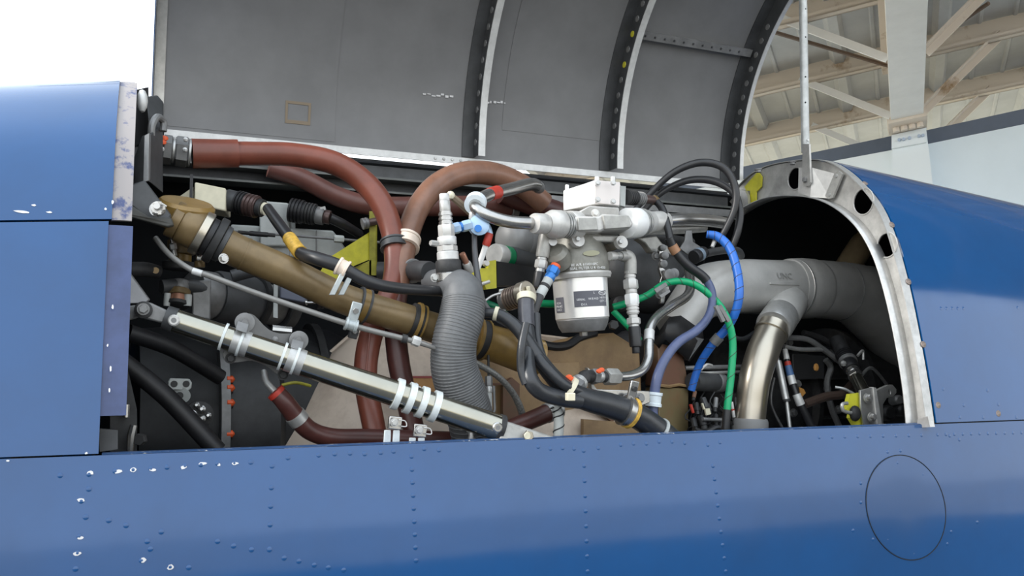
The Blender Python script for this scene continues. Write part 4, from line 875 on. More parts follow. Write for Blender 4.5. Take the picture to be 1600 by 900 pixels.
# label: bright can with a charcoal band of print
def can_patch(name, a0, a1, y0, y1, m, R, parent, lift=.0005, tilt=0):
    g = []
    for a in lin(a0, a1, 14):
        row = []
        for y in (y0, y1):
            an = math.radians(a); d = hN * math.cos(an) + hU * math.sin(an); row.append(fp(y + tilt * a) + d * (R * q + lift))
        g.append(row)
    return part(name, MB().grid(g), m, parent)
lb = can_patch('label', -28, 48, 457, 481, LABEL, 42.7, ff)
lb2 = can_patch('label', -78, -52, 464, 487, LABEL, 42.7, ff)
def can_text(s, ang, y, size, m, parent, R=42.8, lift=.0010):
    an = math.radians(ang); d = hN * math.cos(an) + hU * math.sin(an); c = fp(y) + d * R * q
    return text_on('lettering', s, c, hU, fax, size * q, m, parent, lift, wrap=(fp(y), fax, R * q))
can_text('L', 14, 460.5, 4.4, INKW, lb); can_text('SERIAL', -14, 470, 4.4, INKW, lb); can_text('W.E.H.D', 12, 469.5, 4.6, INKW, lb); can_text('140701-0', 37, 468.5, 4.4, INKW, lb); can_text('QTY 2', 35, 473.5, 4.6, INKW, lb); can_text('D.I.I.', -8, 477.5, 4.8, INKW, lb)
can_text('PALL', 35, 461.0, 4.2, INKW, lb)
for i, y in enumerate((473, 478, 483)): can_text(('F.S.N.', 'P/N AC', '6 K 2')[i], -65, y, 4.6, INKW, lb2)
ov = []
for i in range(28):
    a = 2 * math.pi * i / 28; an = math.radians(35 + 9.5 * math.cos(a)); d = hN * math.cos(an) + hU * math.sin(an); ov.append(fp(461 + 3.4 * math.sin(a)) + d * (42.8 * q + .0008))
part('logo_oval', MB().ringtube(ov + ov[:1], [.0005] * 29, 5, caps=False), INKW, lb)
can_text('BE A/R 61H010PC', -2, 417.5, 5.6, INKW, ff, 47.0, .0008); can_text('SEAL FILTER U R 10-4000', 6, 423.0, 5.6, INKW, ff, 47.2, .0008)
c = fp(401) + (hN * .98 + hU * .2).normalized() * 45.6 * q
part('cast_boss', MB().prism(ellipse(c, hU * 13 * q, fax * 4.2 * q, 20), hN * .003), mat('olive_cast', (0.33, 0.32, 0.22), 0.5, .1), ff)
part('neck_fillet', MB().lathe(P(868, 395, 1.13), V((-.5, -.5, .5)), [(-.02, .02), (.0, .018), (.006, .012)], 18), HEAD, ff)
# valve block, unions, flange on top of the head
part('flange', MB().prism([P(x, y, 1.125) for x, y in ((890, 380), (896, 372), (905, 367), (970, 368), (978, 374), (976, 386), (968, 387), (958, 378), (912, 377), (906, 386), (896, 388))], (.01, .06, 0)), CAST, ff, bev=.002)
part('flange_ear', MB().lathe(P(902, 376, 1.12), V((0, -1, .2)), [(-.004, .010), (.004, .010)], 16), CASTL, ff); part('flange_ear', MB().lathe(P(970, 379, 1.12), V((0, -1, .2)), [(-.004, .0095), (.004, .0095)], 16), CASTL, ff)
for x, y in ((902, 374), (969, 378)): bolt(ff, x, y, 1.113, 4, ALU, V((0, -1, .2)), washer=False)
vb = thing('valve_block', 'pale cast bypass valve block across the top of the filter head', 'valve', P(945, 350, 1.15))
part('hex_body', MB().prism([P(x, y, 1.10) for x, y in ((899, 337), (934, 338), (942, 334), (983, 336), (990, 350), (985, 357), (945, 359), (938, 362), (902, 361), (897, 350))], (.02, .07, 0)), CASTL, vb, bev=.003)
part('hex_face', MB().prism([P(x, y, 1.096) for x, y in ((942, 336), (982, 337), (986, 355), (946, 358))], (0, .006, 0)), CAST, vb, bev=.001)
part('hex_face', MB().prism([P(x, y, 1.097) for x, y in ((903, 340), (932, 340), (935, 359), (904, 360))], (0, .006, 0)), CAST, vb, bev=.001)
pstack(vb, (904, 352, 1.125), (834, 349, 1.10), [('union_nut', CASTL, 'c', .24, 22), ('groove', ALU, 'r', .16, 21), ('union_nut', CASTL, 'c', .22, 22), ('sleeve', CASTL, 'n', .12, (21, 16)), ('sleeve', CASTL, 'c', .26, 15.5)], 30)
pstack(vb, (978, 349, 1.14), (1038, 346, 1.18), [('union_nut', WHITEP, 'c', .30, 24), ('groove', ALU, 'r', .12, 23), ('union_nut', CASTL, 'n', .18, (22, 18)), ('sleeve', CASTL, 'c', .40, 17.5)], 30)
tx = thing('pressure_switch', 'white boxy pressure switch bolted on top of the valve block', 'switch', P(925, 305, 1.14))
part('case', MB().prism([P(880, 297, 1.20), P(929, 282, 1.135), P(968, 284, 1.155), P(968, 322, 1.155), P(929, 318, 1.135), P(880, 330, 1.20)], (.035, .05, 0)), WHITEP, tx, bev=.002)
part('front_cover', MB().prism([P(930, 282, 1.133), P(969, 285, 1.153), P(968, 322, 1.153), P(930, 318, 1.133)], (-.002, -.003, 0)), mat('pinkish_white', (0.78, 0.72, 0.69), 0.45), tx, bev=.001)
for x, y in ((934, 286), (958, 286), (934, 312), (958, 315)): bolt(tx, x, y, 1.128, 3.4, ALU, V((-.3, -1, .1)))
for x in (933, 958): pstack(tx, (x, 287, 1.15), (x, 276, 1.15), [('stud', CASTL, 'h', 1, 4)])
pstack(tx, (886, 300, 1.2), (886, 289, 1.2), [('stud', WHITEP, 'c', 1, 3)])
part('rating_plate', MB().prism([P(969, 290, 1.152), P(978, 291, 1.16), P(977, 323, 1.16), P(969, 321, 1.152)], (.004, .01, 0)), LGREY, tx, bev=.0005)
part('pedestal', MB().prism([P(900, 332, 1.13), P(922, 321, 1.125), P(968, 324, 1.14), P(967, 338, 1.14), P(900, 338, 1.13)], (.02, .05, 0)), CASTL, tx, bev=.003)
bolt(tx, 930, 333, 1.118, 5, CASTL, V((-.2, -1, .1)))
pstack(tx, (978, 308, 1.165), (1025, 313, 1.195), [('socket', DUSTY, 'r', .30, 12), ('coupling', MGREY, 'r', .25, 11), ('backshell', mat('brown_plug', (0, 0, 0)), 'c', .35, 7), ('ferrule', BRONZE, 'h', .10, 8)], 18)
# side fittings of the filter
t = thing('drain_fitting', 'stack of pale nickel fittings with black cap right of the filter canister', 'fitting', P(985, 460, 1.15))
pstack(t, (952, 400, 1.13), (980, 400, 1.15), [('banjo', CASTL, 'c', .3, 7), ('ring', ALU, 'r', .3, 6.5), ('body', CAST, 'c', .4, 8)], 16)
part('elbow', MB().ringtube(spline([P(974, 399, 1.15), P(984, 404, 1.15), P(985, 428, 1.15)], [0] * 3)[0], [rp(10, P(980, 410, 1.15)) * k for k in [1] * 17], 16), CAST, t)
pstack(t, (984, 424, 1.15), (994, 552, 1.14), [('ring', CASTL, 'r', .10, 9), ('nut', CASTL, 'h', .12, 12), ('body', CASTL, 'c', .06, 9), ('nut', WHITEP, 'h', .13, 11.5), ('ring', CASTL, 'r', .12, 10), ('neck', CASTL, 'c', .04, 7), ('nut', CASTL, 'h', .08, 11), ('neck', ALU, 'c', .03, 8), ('cap', RUB, 'c', .24, 9.5), ('tip', BLK, 'c', .08, 6)], 18)
t = thing('oil_line_fitting', 'grey union with hex nut and black hose left of the filter head', 'fitting', P(850, 395, 1.13))
pstack(t, (852, 368, 1.13), (840, 450, 1.13), [('body', CAST, 'c', .42, 10.5), ('ring', ALU, 'c', .05, 8), ('nut', CASTL, 'h', .16, 10), ('neck', ALU, 'c', .07, 7), ('hose_end', RUB, 'c', .30, 9)], 18)
part('boss', MB().lathe(P(863, 379, 1.125), V((-.3, -1, .1)), [(0, .006), (.006, .006)], 14), ALU, t)
bfp = Path(((866, 420, 1.115, 8), (855, 440, 1.11, 8), (843, 462, 1.105, 8), (834, 490, 1.10, 7), (832, 520, 1.10, 7), (838, 550, 1.095, 8), (850, 580, 1.09, 8), (870, 600, 1.09, 8)), 8)
t = thing('instrument_hose', 'thin black hose with blue anodised end and silver sleeve beside the filter', 'hose', bfp.p[0])
part('hose', bfp.cut((843, 462), (870, 600)).mb(14), RUB, t)
pstack(t, (869, 414, 1.113), (857, 437, 1.11), [('orange_mark', ORANGE, 'c', .18, 8), ('blue_nut', BLUEF, 'h', .45, 10), ('blue_end', BLUEF, 'c', .37, 8.5)], 16)
pstack(t, (858, 435, 1.11), (842, 464, 1.105), [('sleeve', LGREY, 'c', .35, 8), ('mark', DUSTY, 'c', .15, 8.2), ('sleeve', LGREY, 'c', .5, 8)], 16)
# snubber with bracket
t = thing('line_snubber', 'ridged brown steel cylinder on a bracket left of the filter canister', 'valve', P(810, 465, 1.12))
pstack(t, (787, 470, 1.13), (826, 458, 1.09), [('base', MGREY, 'c', .2, 17), ('ridges', mat('brown_steel', (0.27, 0.22, 0.19), 0.3, .7, .2, 60), 'r', .5, 18), ('cap', STEELW, 'c', .3, 20)], 26)
part('bracket', plate_mb([(781, 452, 1.125), (793, 450, 1.12), (794, 458, 1.12), (790, 487, 1.12), (781, 486, 1.125)], (0, .003, 0)), LGREY, t)
part('pin', MB().ringtube([P(826, 458, 1.088), P(825, 448, 1.086)], [.003, .003], 8), CREAM, t)
hose('lock_wire', ((758, 470, 1.12, 2), (770, 462, 1.12, 2), (784, 458, 1.12, 2)), ALU, 'short bright wire reaching the snubber bracket', 'wire', 8)
# grey tank and green marked pump behind
t = thing('grey_accumulator', 'smooth grey rounded canister behind the crossover tube', 'canister', P(820, 375, 1.28))
p = P(790, 372, 1.28); d = V((.9, .45, 0.02)).normalized(); r_ = rp(32, p)
part('body', MB().lathe(p, d, [(0, r_ * .55), (.004, r_ * .8), (.012, r_ * .95), (.022, r_), (.09, r_)], 32), mat('soft_grey', (0.22, 0.22, 0.22), 0.4, .2), t)
part('band', MB().lathe(p + d * .03, d, [(0, r_ + .001), (.003, r_ + .002), (.012, r_ + .002), (.015, r_ + .001)], 32), mat('soft_grey', (0, 0, 0)), t)
t = thing('fuel_pump', 'dark pump body with green sealed cap and yellow flange behind the grey ribbed hose', 'pump', P(800, 410, 1.25))
pstack(t, (772, 398, 1.25), (860, 415, 1.32), [('cap', CASTL, 'c', .14, 18), ('green_seal', mat('green_seal', (0.0, 0.16, 0.06), 0.4), 'c', .10, 18), ('body', GREYD, 'c', .76, 19)], 24)
part('yellow_flange', plate_mb([(737, 419, 1.2), (763, 419, 1.2), (764, 408, 1.2), (775, 406, 1.2), (776, 450, 1.2), (760, 452, 1.2), (755, 440, 1.2), (737, 436, 1.2)], (0, .012, 0)), YEL, t)
part('mount', plate_mb([(776, 408, 1.21), (840, 418, 1.24), (838, 446, 1.24), (777, 446, 1.21)], (0, .03, 0)), BLK, t)
part('stud', MB().lathe(P(758, 412, 1.195), V((0, -1, 0)), [(0, .005), (.008, .004)], 10), CASTL, t)
part('lever', MB().ringtube([P(765, 440, 1.19), P(752, 444, 1.19)], [.0025, .0025], 8), CASTL, t)
t = thing('dark_housing', 'dark rounded housing behind the right of the filter', 'housing', P(1010, 430, 1.36))
part('body', MB().ball(P(1010, 425, 1.38), .085, 24, (1.1, .7, .9)), GREYD, t)
part('port', MB().lathe(P(970, 475, 1.25), V((-.3, -1, 0)), [(-.04, .013), (0, .013), (.004, .009)], 18), DUSTY, t)
part('plug', MB().hexa(P(957, 508, 1.24), V((-.3, -1, 0)), .008, .014), GREYD, t)
part('lower_body', MB().ball(P(985, 560, 1.32), .045, 18, (1, .6, 1.1)), BLK, t)
# ================================================================ front frame fittings at the left edge
t = thing('frame_bracket', 'grey folded bracket standing at the left edge of the bay beside the scuffed strip', 'bracket', P(215, 250, 1.10))
part('folded_plate', MB().prism([P(200, 292, 1.12), P(203, 268, 1.12), P(222, 212, 1.13), P(232, 208, 1.10), P(231, 280, 1.09)], (.003, .004, 0)), mat('satin_grey', (0.16, 0.16, 0.165), 0.35, .4, .15, 30), t, bev=.001)
part('bright_fold', MB().prism([P(226, 212, 1.099), P(233, 208, 1.098), P(232, 282, 1.088), P(224, 284, 1.09)], (.001, .003, 0)), MGREY, t)
part('upper_web', MB().prism([P(233, 210, 1.14), P(252, 196, 1.2), P(252, 300, 1.2), P(233, 284, 1.14)], (.002, .003, 0)), GREYD, t)
t = thing('latch_fork', 'dark cowl latch fork with bright pin above the grey folded bracket', 'latch', P(235, 170, 1.18))
part('fork', MB().prism([P(228, 150, 1.20), P(246, 148, 1.21), P(256, 160, 1.21), P(255, 200, 1.2), P(240, 212, 1.18), (P(232, 190, 1.18))], (0, .012, 0)), GREYD, t, bev=.002)
part('loop', MB().ringtube(spline([P(236, 212, 1.16), P(238, 194, 1.16), P(246, 183, 1.17), P(255, 190, 1.18), P(255, 205, 1.18)], [0] * 5)[0], [.0045] * 33, 10), MGREY, t)
part('pin', MB().ball(P(222, 158, 1.175), .010, 12, (.7, .8, 1.5)), ALUW, t)
part('back_plate', MB().prism([P(214, 140, 1.22), P(232, 136, 1.24), P(234, 215, 1.2), P(208, 230, 1.17)], (0, .006, 0)), BLK, t)
t = thing('duct_lug', 'dark forked lug plate bolted to the head of the bronze duct', 'bracket', P(230, 320, 1.08))
part('arm', MB().prism([P(190, 292, 1.085), P(226, 281, 1.085), P(268, 336, 1.09), P(262, 348, 1.085), P(232, 342, 1.08), P(188, 308, 1.08)], (.001, .010, 0)), GREYD, t, bev=.002)
part('lower_arm', MB().prism([P(184, 306, 1.075), P(232, 338, 1.075), P(268, 340, 1.085), P(272, 352, 1.085), P(262, 354, 1.08), P(184, 334, 1.07)], (.001, .012, 0)), mat('dark_olive_grey', (0.055, 0.055, 0.05), 0.5), t, bev=.002)
bt_ = bolt(t, 246, 327, 1.068, 9, STEELT, V((-.15, -1, .1)))
part('castle_nut', MB().lathe(P(247, 326, 1.058), V((-.15, -1, .1)), [(0, .0075), (.006, .007), (.006, .004), (.012, .0035)], 12), CASTL, t)
for a in range(5):
    an = a * 1.25; part('nut_tooth', MB().box(P(247, 326, 1.056) + RT * .0055 * math.cos(an) + UP * .0055 * math.sin(an), RT * .002, UP * .002, (0, .005, 0)), STEELT, t)
part('split_pin', MB().ringtube([P(252, 318, 1.05), P(260, 323, 1.05)], [.0013] * 2, 6), CASTL, t)
t = thing('strut_anchor', 'grey tapered anchor plate holding the upper end of the polished strut', 'bracket', P(200, 450, 1.09))
part('front_plate', MB().prism([P(186, 404, 1.085), P(193, 412, 1.085), P(234, 468, 1.085), P(228, 474, 1.085), P(212, 474, 1.08), P(184, 476, 1.075)], (.001, .005, 0)), mat('satin_grey', (0, 0, 0)), t, bev=.0015)
part('lower_plate', MB().prism([P(184, 480, 1.075), P(212, 476, 1.08), P(226, 492, 1.085), P(210, 498, 1.08), P(184, 504, 1.07)], (.001, .005, 0)), MGREY, t, bev=.0015)
# ================================================================ polished strut with its clamps
A = P(262, 497, 1.082); B = P(800, 676, 1.030); sd = (B - A)
st_ = Path(((258, 496, 1.082, 18), (400, 543, 1.068, 19.5), (520, 583, 1.056, 20), (640, 622, 1.044, 20.5), (745, 657, 1.034, 20.5), (784, 670, 1.031, 20.5)), 6)
ss = thing('polished_strut', 'polished steel strut running diagonally down across the front of the bay', 'strut', A)
part('tube', st_.mb(36), STEEL, ss)
part('end_fork', MB().prism([P(215, 478, 1.074), P(226, 471, 1.074), P(236, 473, 1.074), P(262, 485, 1.072), P(258, 506, 1.072), (P(222, 497, 1.074)), P(213, 488, 1.074)], (.002, .016, 0)), MGREY, ss, bev=.002)
part('pivot_boss', MB().lathe(P(224, 484, 1.066), V((-.05, -1, 0)), [(-.01, .0095), (.001, .0095), (.002, .007)], 20), DUSTY, ss)
bolt(ss, 224, 483, 1.060, 7, MGREY, V((-.05, -1, 0)))
part('end_collar', st_.cut((258, 496), (270, 500)).mb(30, .001), GREYD, ss)
def on_strut(px, py, r=.0155): 
    p, a, rr = st_.near(px, py); v = (-p - a * (-p).dot(a)).normalized(); return p, a, rr, v
for x, y, m_ in ((285, 501, CASTL), (773, 667, STEELT)):
    p, a, rr, v = on_strut(x, y); ob = part('pin_head', MB().lathe(p + v * (rr - .001), v, [(0, .0065), (.003, .0065), (.0045, .005)], 18), m_, ss)
    part('socket', MB().lathe(p + v * (rr + .0035), v, [(0, .003), (.0002, .003)], 10), MGREY, ob)
part('lower_sleeve', MB().prism([P(786, 656, 1.018), P(798, 660, 1.018), P(870, 684, 1.008), P(880, 700, 1.008), P(800, 700, 1.015), P(780, 690, 1.016)], (.001, .014, 0)), CAST, ss, bev=.003)
part('sleeve_ring', st_.cut((778, 668), (790, 672)).mb(30, .001), DUSTY, ss)
part('lower_bolt', MB().hexa(P(824, 681, 1.008), V((0, -1, 0)), rp(9, P(824, 681, 1.0)), .005), STEELW, ss)
part('lower_bolt_core', MB().lathe(P(824, 681, 1.003), V((0, -1, 0)), [(0, .0045), (.0008, .004)], 12), CREAM, ss)
cpth = spline([P(352, 563, 1.055), P(348, 552, 1.058)], [0, 0])[0]
t = thing('bell_plate', 'wavy dark grey link plate clamped onto the polished strut', 'plate', P(420, 540, 1.08))
ol = [(370, 516), (374, 504), (384, 491), (394, 491), (402, 497), (412, 508), (424, 517), (438, 521), (460, 521), (472, 521), (479, 527), (480, 537), (474, 549), (468, 560), (458, 575), (450, 588), (442, 592), (432, 584), (415, 572), (395, 564), (372, 566), (356, 567), (350, 560), (350, 548)]
ol, _ = spline([P(x, y, 1.086) for x, y in ol + ol[:1]], [0] * (len(ol) + 1), 3)
flat2d('plate', ol[:-1], [], (0, .004, 0), mat('satin_dark_plate', (0.12, 0.12, 0.12), 0.45, .2, .12, 40), t, bev=.001)
part('rear_arm', MB().ringtube([P(425, 515, 1.10), P(455, 518, 1.10)], [.006, .006], 10), STEELT, t)
for x, y in ((382, 504), (466, 532)):
    part('bush', MB().lathe(P(x, y, 1.084), V((0, -1, 0)), [(0, .0115), (.004, .0115), (.0045, .009)], 20), MGREY, t); bolt(t, x, y, 1.078, 6, MGREY)
part('rivet', MB().ball(P(430, 530, 1.085), .004, 10, (1, .5, 1)), MGREY, t)
for x, y in ((360, 560), (442, 586)): bolt(t, x, y, 1.084, 6, DUSTY)
for i, (x, y) in enumerate(((372, 533), (458, 561))):
    c_ = thing('strut_clamp', ('left', 'right')[i] + ' silver saddle clamp on the strut, fixing the wavy dark plate', 'clamp', st_.near(x, y)[0], 'saddle clamps of the wavy plate')
    for dx in (-12, 12):
        part('clamp_rim', band(st_, x + dx, y + dx * .33, 4, .0022, n=36), CLAMPW, c_)
    part('saddle', band(st_, x, y, 26, .0007, n=36), ALU, c_)
    part('ear', plate_mb([(x - 1, y - 32, 1.062), (x + 18, y - 27, 1.062), (x + 14, y - 12, 1.052), (x - 4, y - 18, 1.052)], (0, .004, 0)), MGREY, c_, bev=.001)
for (x, y, ex), lab in zip(((621, 622, -12), (660, 634, -6)), ('left of two pale double clamps on the strut where the low brown hose hangs', 'right of two pale double clamps on the strut where the low brown hose hangs')):
    c_ = thing('double_clamp', lab, 'clamp', st_.near(x, y)[0], 'pale double clamps on the strut')
    for dx in (-8, 9): part('band', band(st_, x + dx, y + dx * .33, 10, .0035, n=36), CLAMPW, c_)
    part('neck', plate_mb([(x - 12, y + 28, 1.026), (x + 8, y + 30, 1.026), (x + 6, y + 50, 1.026), (x - 14, y + 48, 1.026)], (0, .006, 0)), STEELT, c_, bev=.001)
    bolt(c_, x - 5, y + 38, 1.022, 5, ALU)
    part('safety_wire', MB().ringtube(spline([P(x + 2, y + 34, 1.02), P(x + 12, y + 36, 1.02), P(x + 14, y + 44, 1.02), P(x + 6, y + 44, 1.02)], [0] * 4)[0], [.0007] * 25, 5), CASTL, c_)
    for dx in (-7, 7): part('leaf', plate_mb([(x + dx - 13, y + 50, 1.027), (x + dx - 3, y + 50, 1.027), (x + dx - 4, y + 90, 1.030), (x + dx - 16, y + 90, 1.030)], (0, .003, 0)), CLAMPW, c_, bev=.0008)
t = thing('loose_bolt', 'small bolt end standing behind the right double clamp', 'bolt', P(650, 602, 1.05)); pstack(t, (648, 600, 1.06), (655, 612, 1.06), [('stem', CASTL, 'c', .5, 4), ('head', CASTL, 'h', .5, 6)])
t = thing('hook_bolt', 'short bolt with washer below the strut near the cowl edge', 'bolt', P(738, 680, 1.04)); pstack(t, (737, 672, 1.045), (736, 690, 1.045), [('washer', LGREY, 'c', .2, 8), ('shank', ALU, 'r', .8, 5)])
part('pin', MB().ball(P(746, 644, 1.05), .004, 8, (1.4, 1, .7)), CASTL, t)
# ================================================================ black cable bundle in the centre
MAINB = mat('black_sleeving', (0.022, 0.024, 0.028), 0.33, 0, .15, 60, .1, 300)
bun1 = Path(((746, 490, 1.08, 6), (775, 490, 1.07, 9), (800, 505, 1.06, 10.5), (822, 530, 1.05, 11), (845, 565, 1.04, 12.5), (872, 597, 1.035, 14), (905, 620, 1.03, 17), (950, 633, 1.035, 20), (985, 645, 1.035, 20), (1015, 663, 1.04, 20), (1050, 690, 1.04, 20)), 8)
t1 = thing('cable_bundle', 'thick black sleeved cable bundle sagging from the centre down to the right', 'cable', bun1.p[0]); part('sleeve', bun1.mb(20), MAINB, t1)
b2p = Path(((822, 462, 1.085, 12), (822, 485, 1.075, 12), (824, 520, 1.06, 12), (832, 545, 1.05, 10), (850, 570, 1.03, 9), (880, 600, 1.02, 9), (905, 612, 1.025, 9)), 8)
t2 = thing('cable', 'black cable with pale heat shrink boot under the ridged brown cylinder', 'cable', b2p.p[0]); part('sleeve', b2p.mb(16), MAINB, t2); part('grey_boot', b2p.cut((822, 464), (824, 512)).mb(18, .001), mat('grey_lilac_boot', (0.06, 0.06, 0.07), 0.25, 0, .2, 40), t2); part('cream_collar', b2p.cut((822, 462), (822, 470)).mb(18, .0025), CREAM, t2)
b3p = Path(((822, 505, 1.03, 6), (815, 540, 1.025, 6.5), (814, 575, 1.025, 6.5), (822, 600, 1.02, 7)), 8); single('cable', b3p.mb(12), MAINB, 'thin black cable looping left of the black bundle', 'cable')
b4p = Path(((826, 545, 1.045, 8), (826, 572, 1.03, 11), (830, 595, 1.02, 13), (845, 612, 1.02, 13), (875, 622, 1.022, 13), (905, 626, 1.026, 13)), 8); single('cable', b4p.mb(16), MAINB, 'looped black cable joining the bundle at the cream cable tie', 'cable')
b5p = Path(((838, 490, 1.07, 6), (840, 530, 1.06, 6.5), (852, 570, 1.045, 7), (866, 590, 1.04, 7)), 8); single('cable', b5p.mb(12), MAINB, 'black cable beside the blue ended instrument hose', 'cable')
single('label_wrap', b5p.cut((849, 560), (857, 577)).mb(14, .001), GREYD, 'dark marker wrap on the black cable beside the instrument hose', 'wrap')
single('cable_tie', band(bun1, 776, 491, 6, .002), CREAM, 'cream cable tie on the thin left end of the black bundle', 'cable tie')
t = thing('cable_tie', 'cream cable tie with square buckle around the thick black bundle', 'cable tie', bun1.near(887, 612)[0]); part('strap', band(bun1, 886, 610, 8, .0065), CREAM, t)
p = P(891, 620, 1.0); part('buckle', MB().box(p, RT * .005, UP * .005, (0, .004, 0)), CREAM, t, bev=.001)
sw = Path(((868, 634, 1.06, 8), (873, 650, 1.06, 8), (872, 690, 1.06, 8)), 8); t = thing('spiral_wrap', 'grey spiral wrapped wire dropping behind the strut end', 'wire', sw.p[0]); part('core', sw.mb(14), LGREY, t); part('wrap', helix(sw, 4, .0009, .0002), BLK, t)
t = clamp('silver clamp with yellow strip on the lower end of the black bundle', bun1, 980, 648, 17, (6, -26), STEELT, .0025, bm=DUSTY); part('yellow_strip', band(bun1, 981, 651, 5, .0045), mat('amber_band', (0, 0, 0)), t)
single('grey_tie', band(bun1, 1030, 671, 5, .002), LGREY, 'grey ring on the bundle where it meets the cowl edge', 'ring')
# elbow fittings on bracket
t = thing('line_bracket', 'grey wavy edged sheet bracket carrying the steel line union', 'bracket', P(970, 610, 1.10))
part('plate', MB().prism([P(x, y, 1.09) for x, y in ((928, 608), (1015, 611), (1016, 629), (1003, 634), (985, 633), (968, 628), (948, 626), (940, 622), (935, 613))], (.001, .004, 0)), STEELT, t, bev=.001)
part('bent_ear', MB().prism([P(x, y, 1.088) for x, y in ((918, 574), (926, 580), (927, 600), (936, 612), (931, 614), (924, 607), (922, 586))], (.001, .012, 0)), CAST, t, bev=.001)
for x, y in ((980, 622), (1000, 622)): bolt(t, x, y, 1.082, 6, MGREY)
t = thing('line_union', 'steel elbow union with hex nuts and orange seal paint on the grey bracket', 'fitting', P(915, 590, 1.08))
pstack(t, (888, 617, 1.045), (914, 588, 1.07), [('hex_nut', MGREY, 'h', .55, 18), ('ring', ALU, 'c', .15, 14), ('body', DUSTY, 'c', .3, 11)], 18)
pstack(t, (912, 588, 1.075), (967, 589, 1.10), [('body', DUSTY, 'c', .22, 10), ('plate_nut', MGREY, 'h', .14, 13), ('ring', ALU, 'c', .12, 10), ('gap', DUSTY, 'c', .12, 9), ('hex_nut', CAST, 'h', .36, 14), ('ferrule', STEELT, 'c', .04, 8)], 18)
for x, y, Y in ((892, 592, 1.03), (889, 589, 1.03), (936, 580, 1.065), (940, 578, 1.065)): part('seal_paint', MB().ball(P(x, y, Y), .0042, 8, (1.2, .6, .8)), ORANGE, t, 'orange seal paint')
slp = Path(((960, 589, 1.10, 7.5), (985, 587, 1.11, 7.5), (1004, 578, 1.12, 7.5), (1013, 560, 1.13, 7.5), (1014, 535, 1.14, 7.5), (1016, 512, 1.15, 7.5), (1028, 494, 1.165, 7.5), (1050, 478, 1.18, 7.5), (1072, 464, 1.20, 7.5), (1079, 448, 1.22, 7.5), (1076, 420, 1.25, 7.5)), 8)
t = thing('steel_line', 'bent steel line rising from the union past the filter with a white label sleeve', 'tube', slp.p[0]); part('tube', slp.mb(16), STEELT, t); part('label_sleeve', slp.cut((1014, 517), (1014, 533)).mb(16, .0008), ALUW, t)
slate = Path(((1045, 372, 1.15, 6), (1055, 392, 1.15, 6), (1075, 415, 1.145, 6.5), (1102, 436, 1.14, 6.5), (1113, 462, 1.135, 6.5), (1108, 492, 1.13, 6.5), (1090, 515, 1.125, 7), (1060, 535, 1.12, 7.5), (1040, 560, 1.115, 7.5), (1027, 590, 1.11, 8), (1021, 630, 1.11, 8), (1018, 690, 1.11, 8)), 8)
t = thing('slate_hose', 'slate blue hose curving down across the grey duct elbow to the white clamp', 'hose', slate.p[0])
part('black_end', slate.cut((1045, 372), (1104, 440)).mb(14, .001), RUB, t); part('hose', slate.cut((1104, 440), (1018, 690)).mb(14), SLATE, t)
part('copper_band', slate.cut((1049, 383), (1056, 394)).mb(14, .002), mat('copper_tan', (0.33, 0.17, 0.09), 0.5), t)
t = clamp('white double clamp holding the slate blue hose to the grey bracket', slate, 1019, 622, 22, None, mat('white_cushion', (0, 0, 0)), .003)
part('tab', plate_mb([(998, 616, 1.098), (1014, 615, 1.098), (1014, 630, 1.098), (998, 630, 1.098)], (0, .004, 0)), STEELT, t)
# green and blue hoses
gr = Path(((958, 480, 1.20, 5.5), (985, 472, 1.19, 5.5), (1012, 461, 1.18, 5.5), (1040, 443, 1.165, 5.5), (1070, 440, 1.15, 5.5), (1098, 452, 1.14, 5.5), (1125, 478, 1.13, 5.5), (1140, 508, 1.125, 5.8), (1145, 540, 1.125, 5.8), (1142, 590, 1.125, 5.8), (1136, 640, 1.125, 5.8), (1132, 700, 1.125, 5.8)), 8)
t = thing('green_hose', 'bright green hose arching over the grey duct elbow with dark spiral lines', 'hose', gr.p[0]); part('hose', gr.cut((958, 480), (1137, 640)).mb(14), GREEN, t); part('dark_tail', gr.cut((1136, 643), (1132, 700)).mb(14, .0006), RUB, t)
part('spiral_line', helix(gr.cut((985, 472), (1136, 640)), 14, .0005, .0001, 5), INK, t)
for (a_, b_) in (((1117, 490), (1138, 484)), ((1122, 500), (1142, 496))):
    part('connector_clip', MB().ringtube([P(1118 + (0 if a_[0] == 1117 else 6), 478, 1.10), P(1130 + (0 if a_[0] == 1117 else 8), 502, 1.10)], [.004, .004], 4), MGREY, t)
gr2 = Path(((958, 486, 1.24, 5), (972, 500, 1.235, 5), (986, 515, 1.23, 5), (1000, 530, 1.24, 4)), 6); single('green_hose', gr2.mb(12), GREEN, 'short green hose piece slanting behind the nickel fitting stack', 'hose')
gr3 = Path(((845, 474, 1.22, 6), (862, 475, 1.22, 6), (885, 474, 1.22, 6)), 6); single('green_hose', gr3.mb(12), GREEN, 'green hose end showing left of the filter canister', 'hose')
gr4 = Path(((752, 472, 1.24, 6), (770, 478, 1.23, 6), (790, 488, 1.23, 5)), 6); single('green_hose', gr4.mb(12), mat('dark_green', (0.0, 0.15, 0.07), 0.4), 'dark green hose end right of the grey ribbed hose', 'hose')
bl = Path(((1104, 366, 1.17, 6), (1122, 370, 1.16, 7), (1140, 388, 1.145, 7), (1151, 420, 1.13, 7), (1155, 455, 1.12, 7), (1150, 485, 1.125, 7), (1136, 512, 1.14, 6.5), (1112, 540, 1.16, 6.5), (1092, 572, 1.18, 6), (1080, 610, 1.19, 6)), 8)
t = thing('blue_hose', 'bright blue spiral wrapped hose curving down in front of the grey duct', 'hose', bl.p[0]); part('hose', bl.mb(14), BLUEH, t); part('spiral_line', helix(bl, 17, .0005, .0001, 5), INK, t)
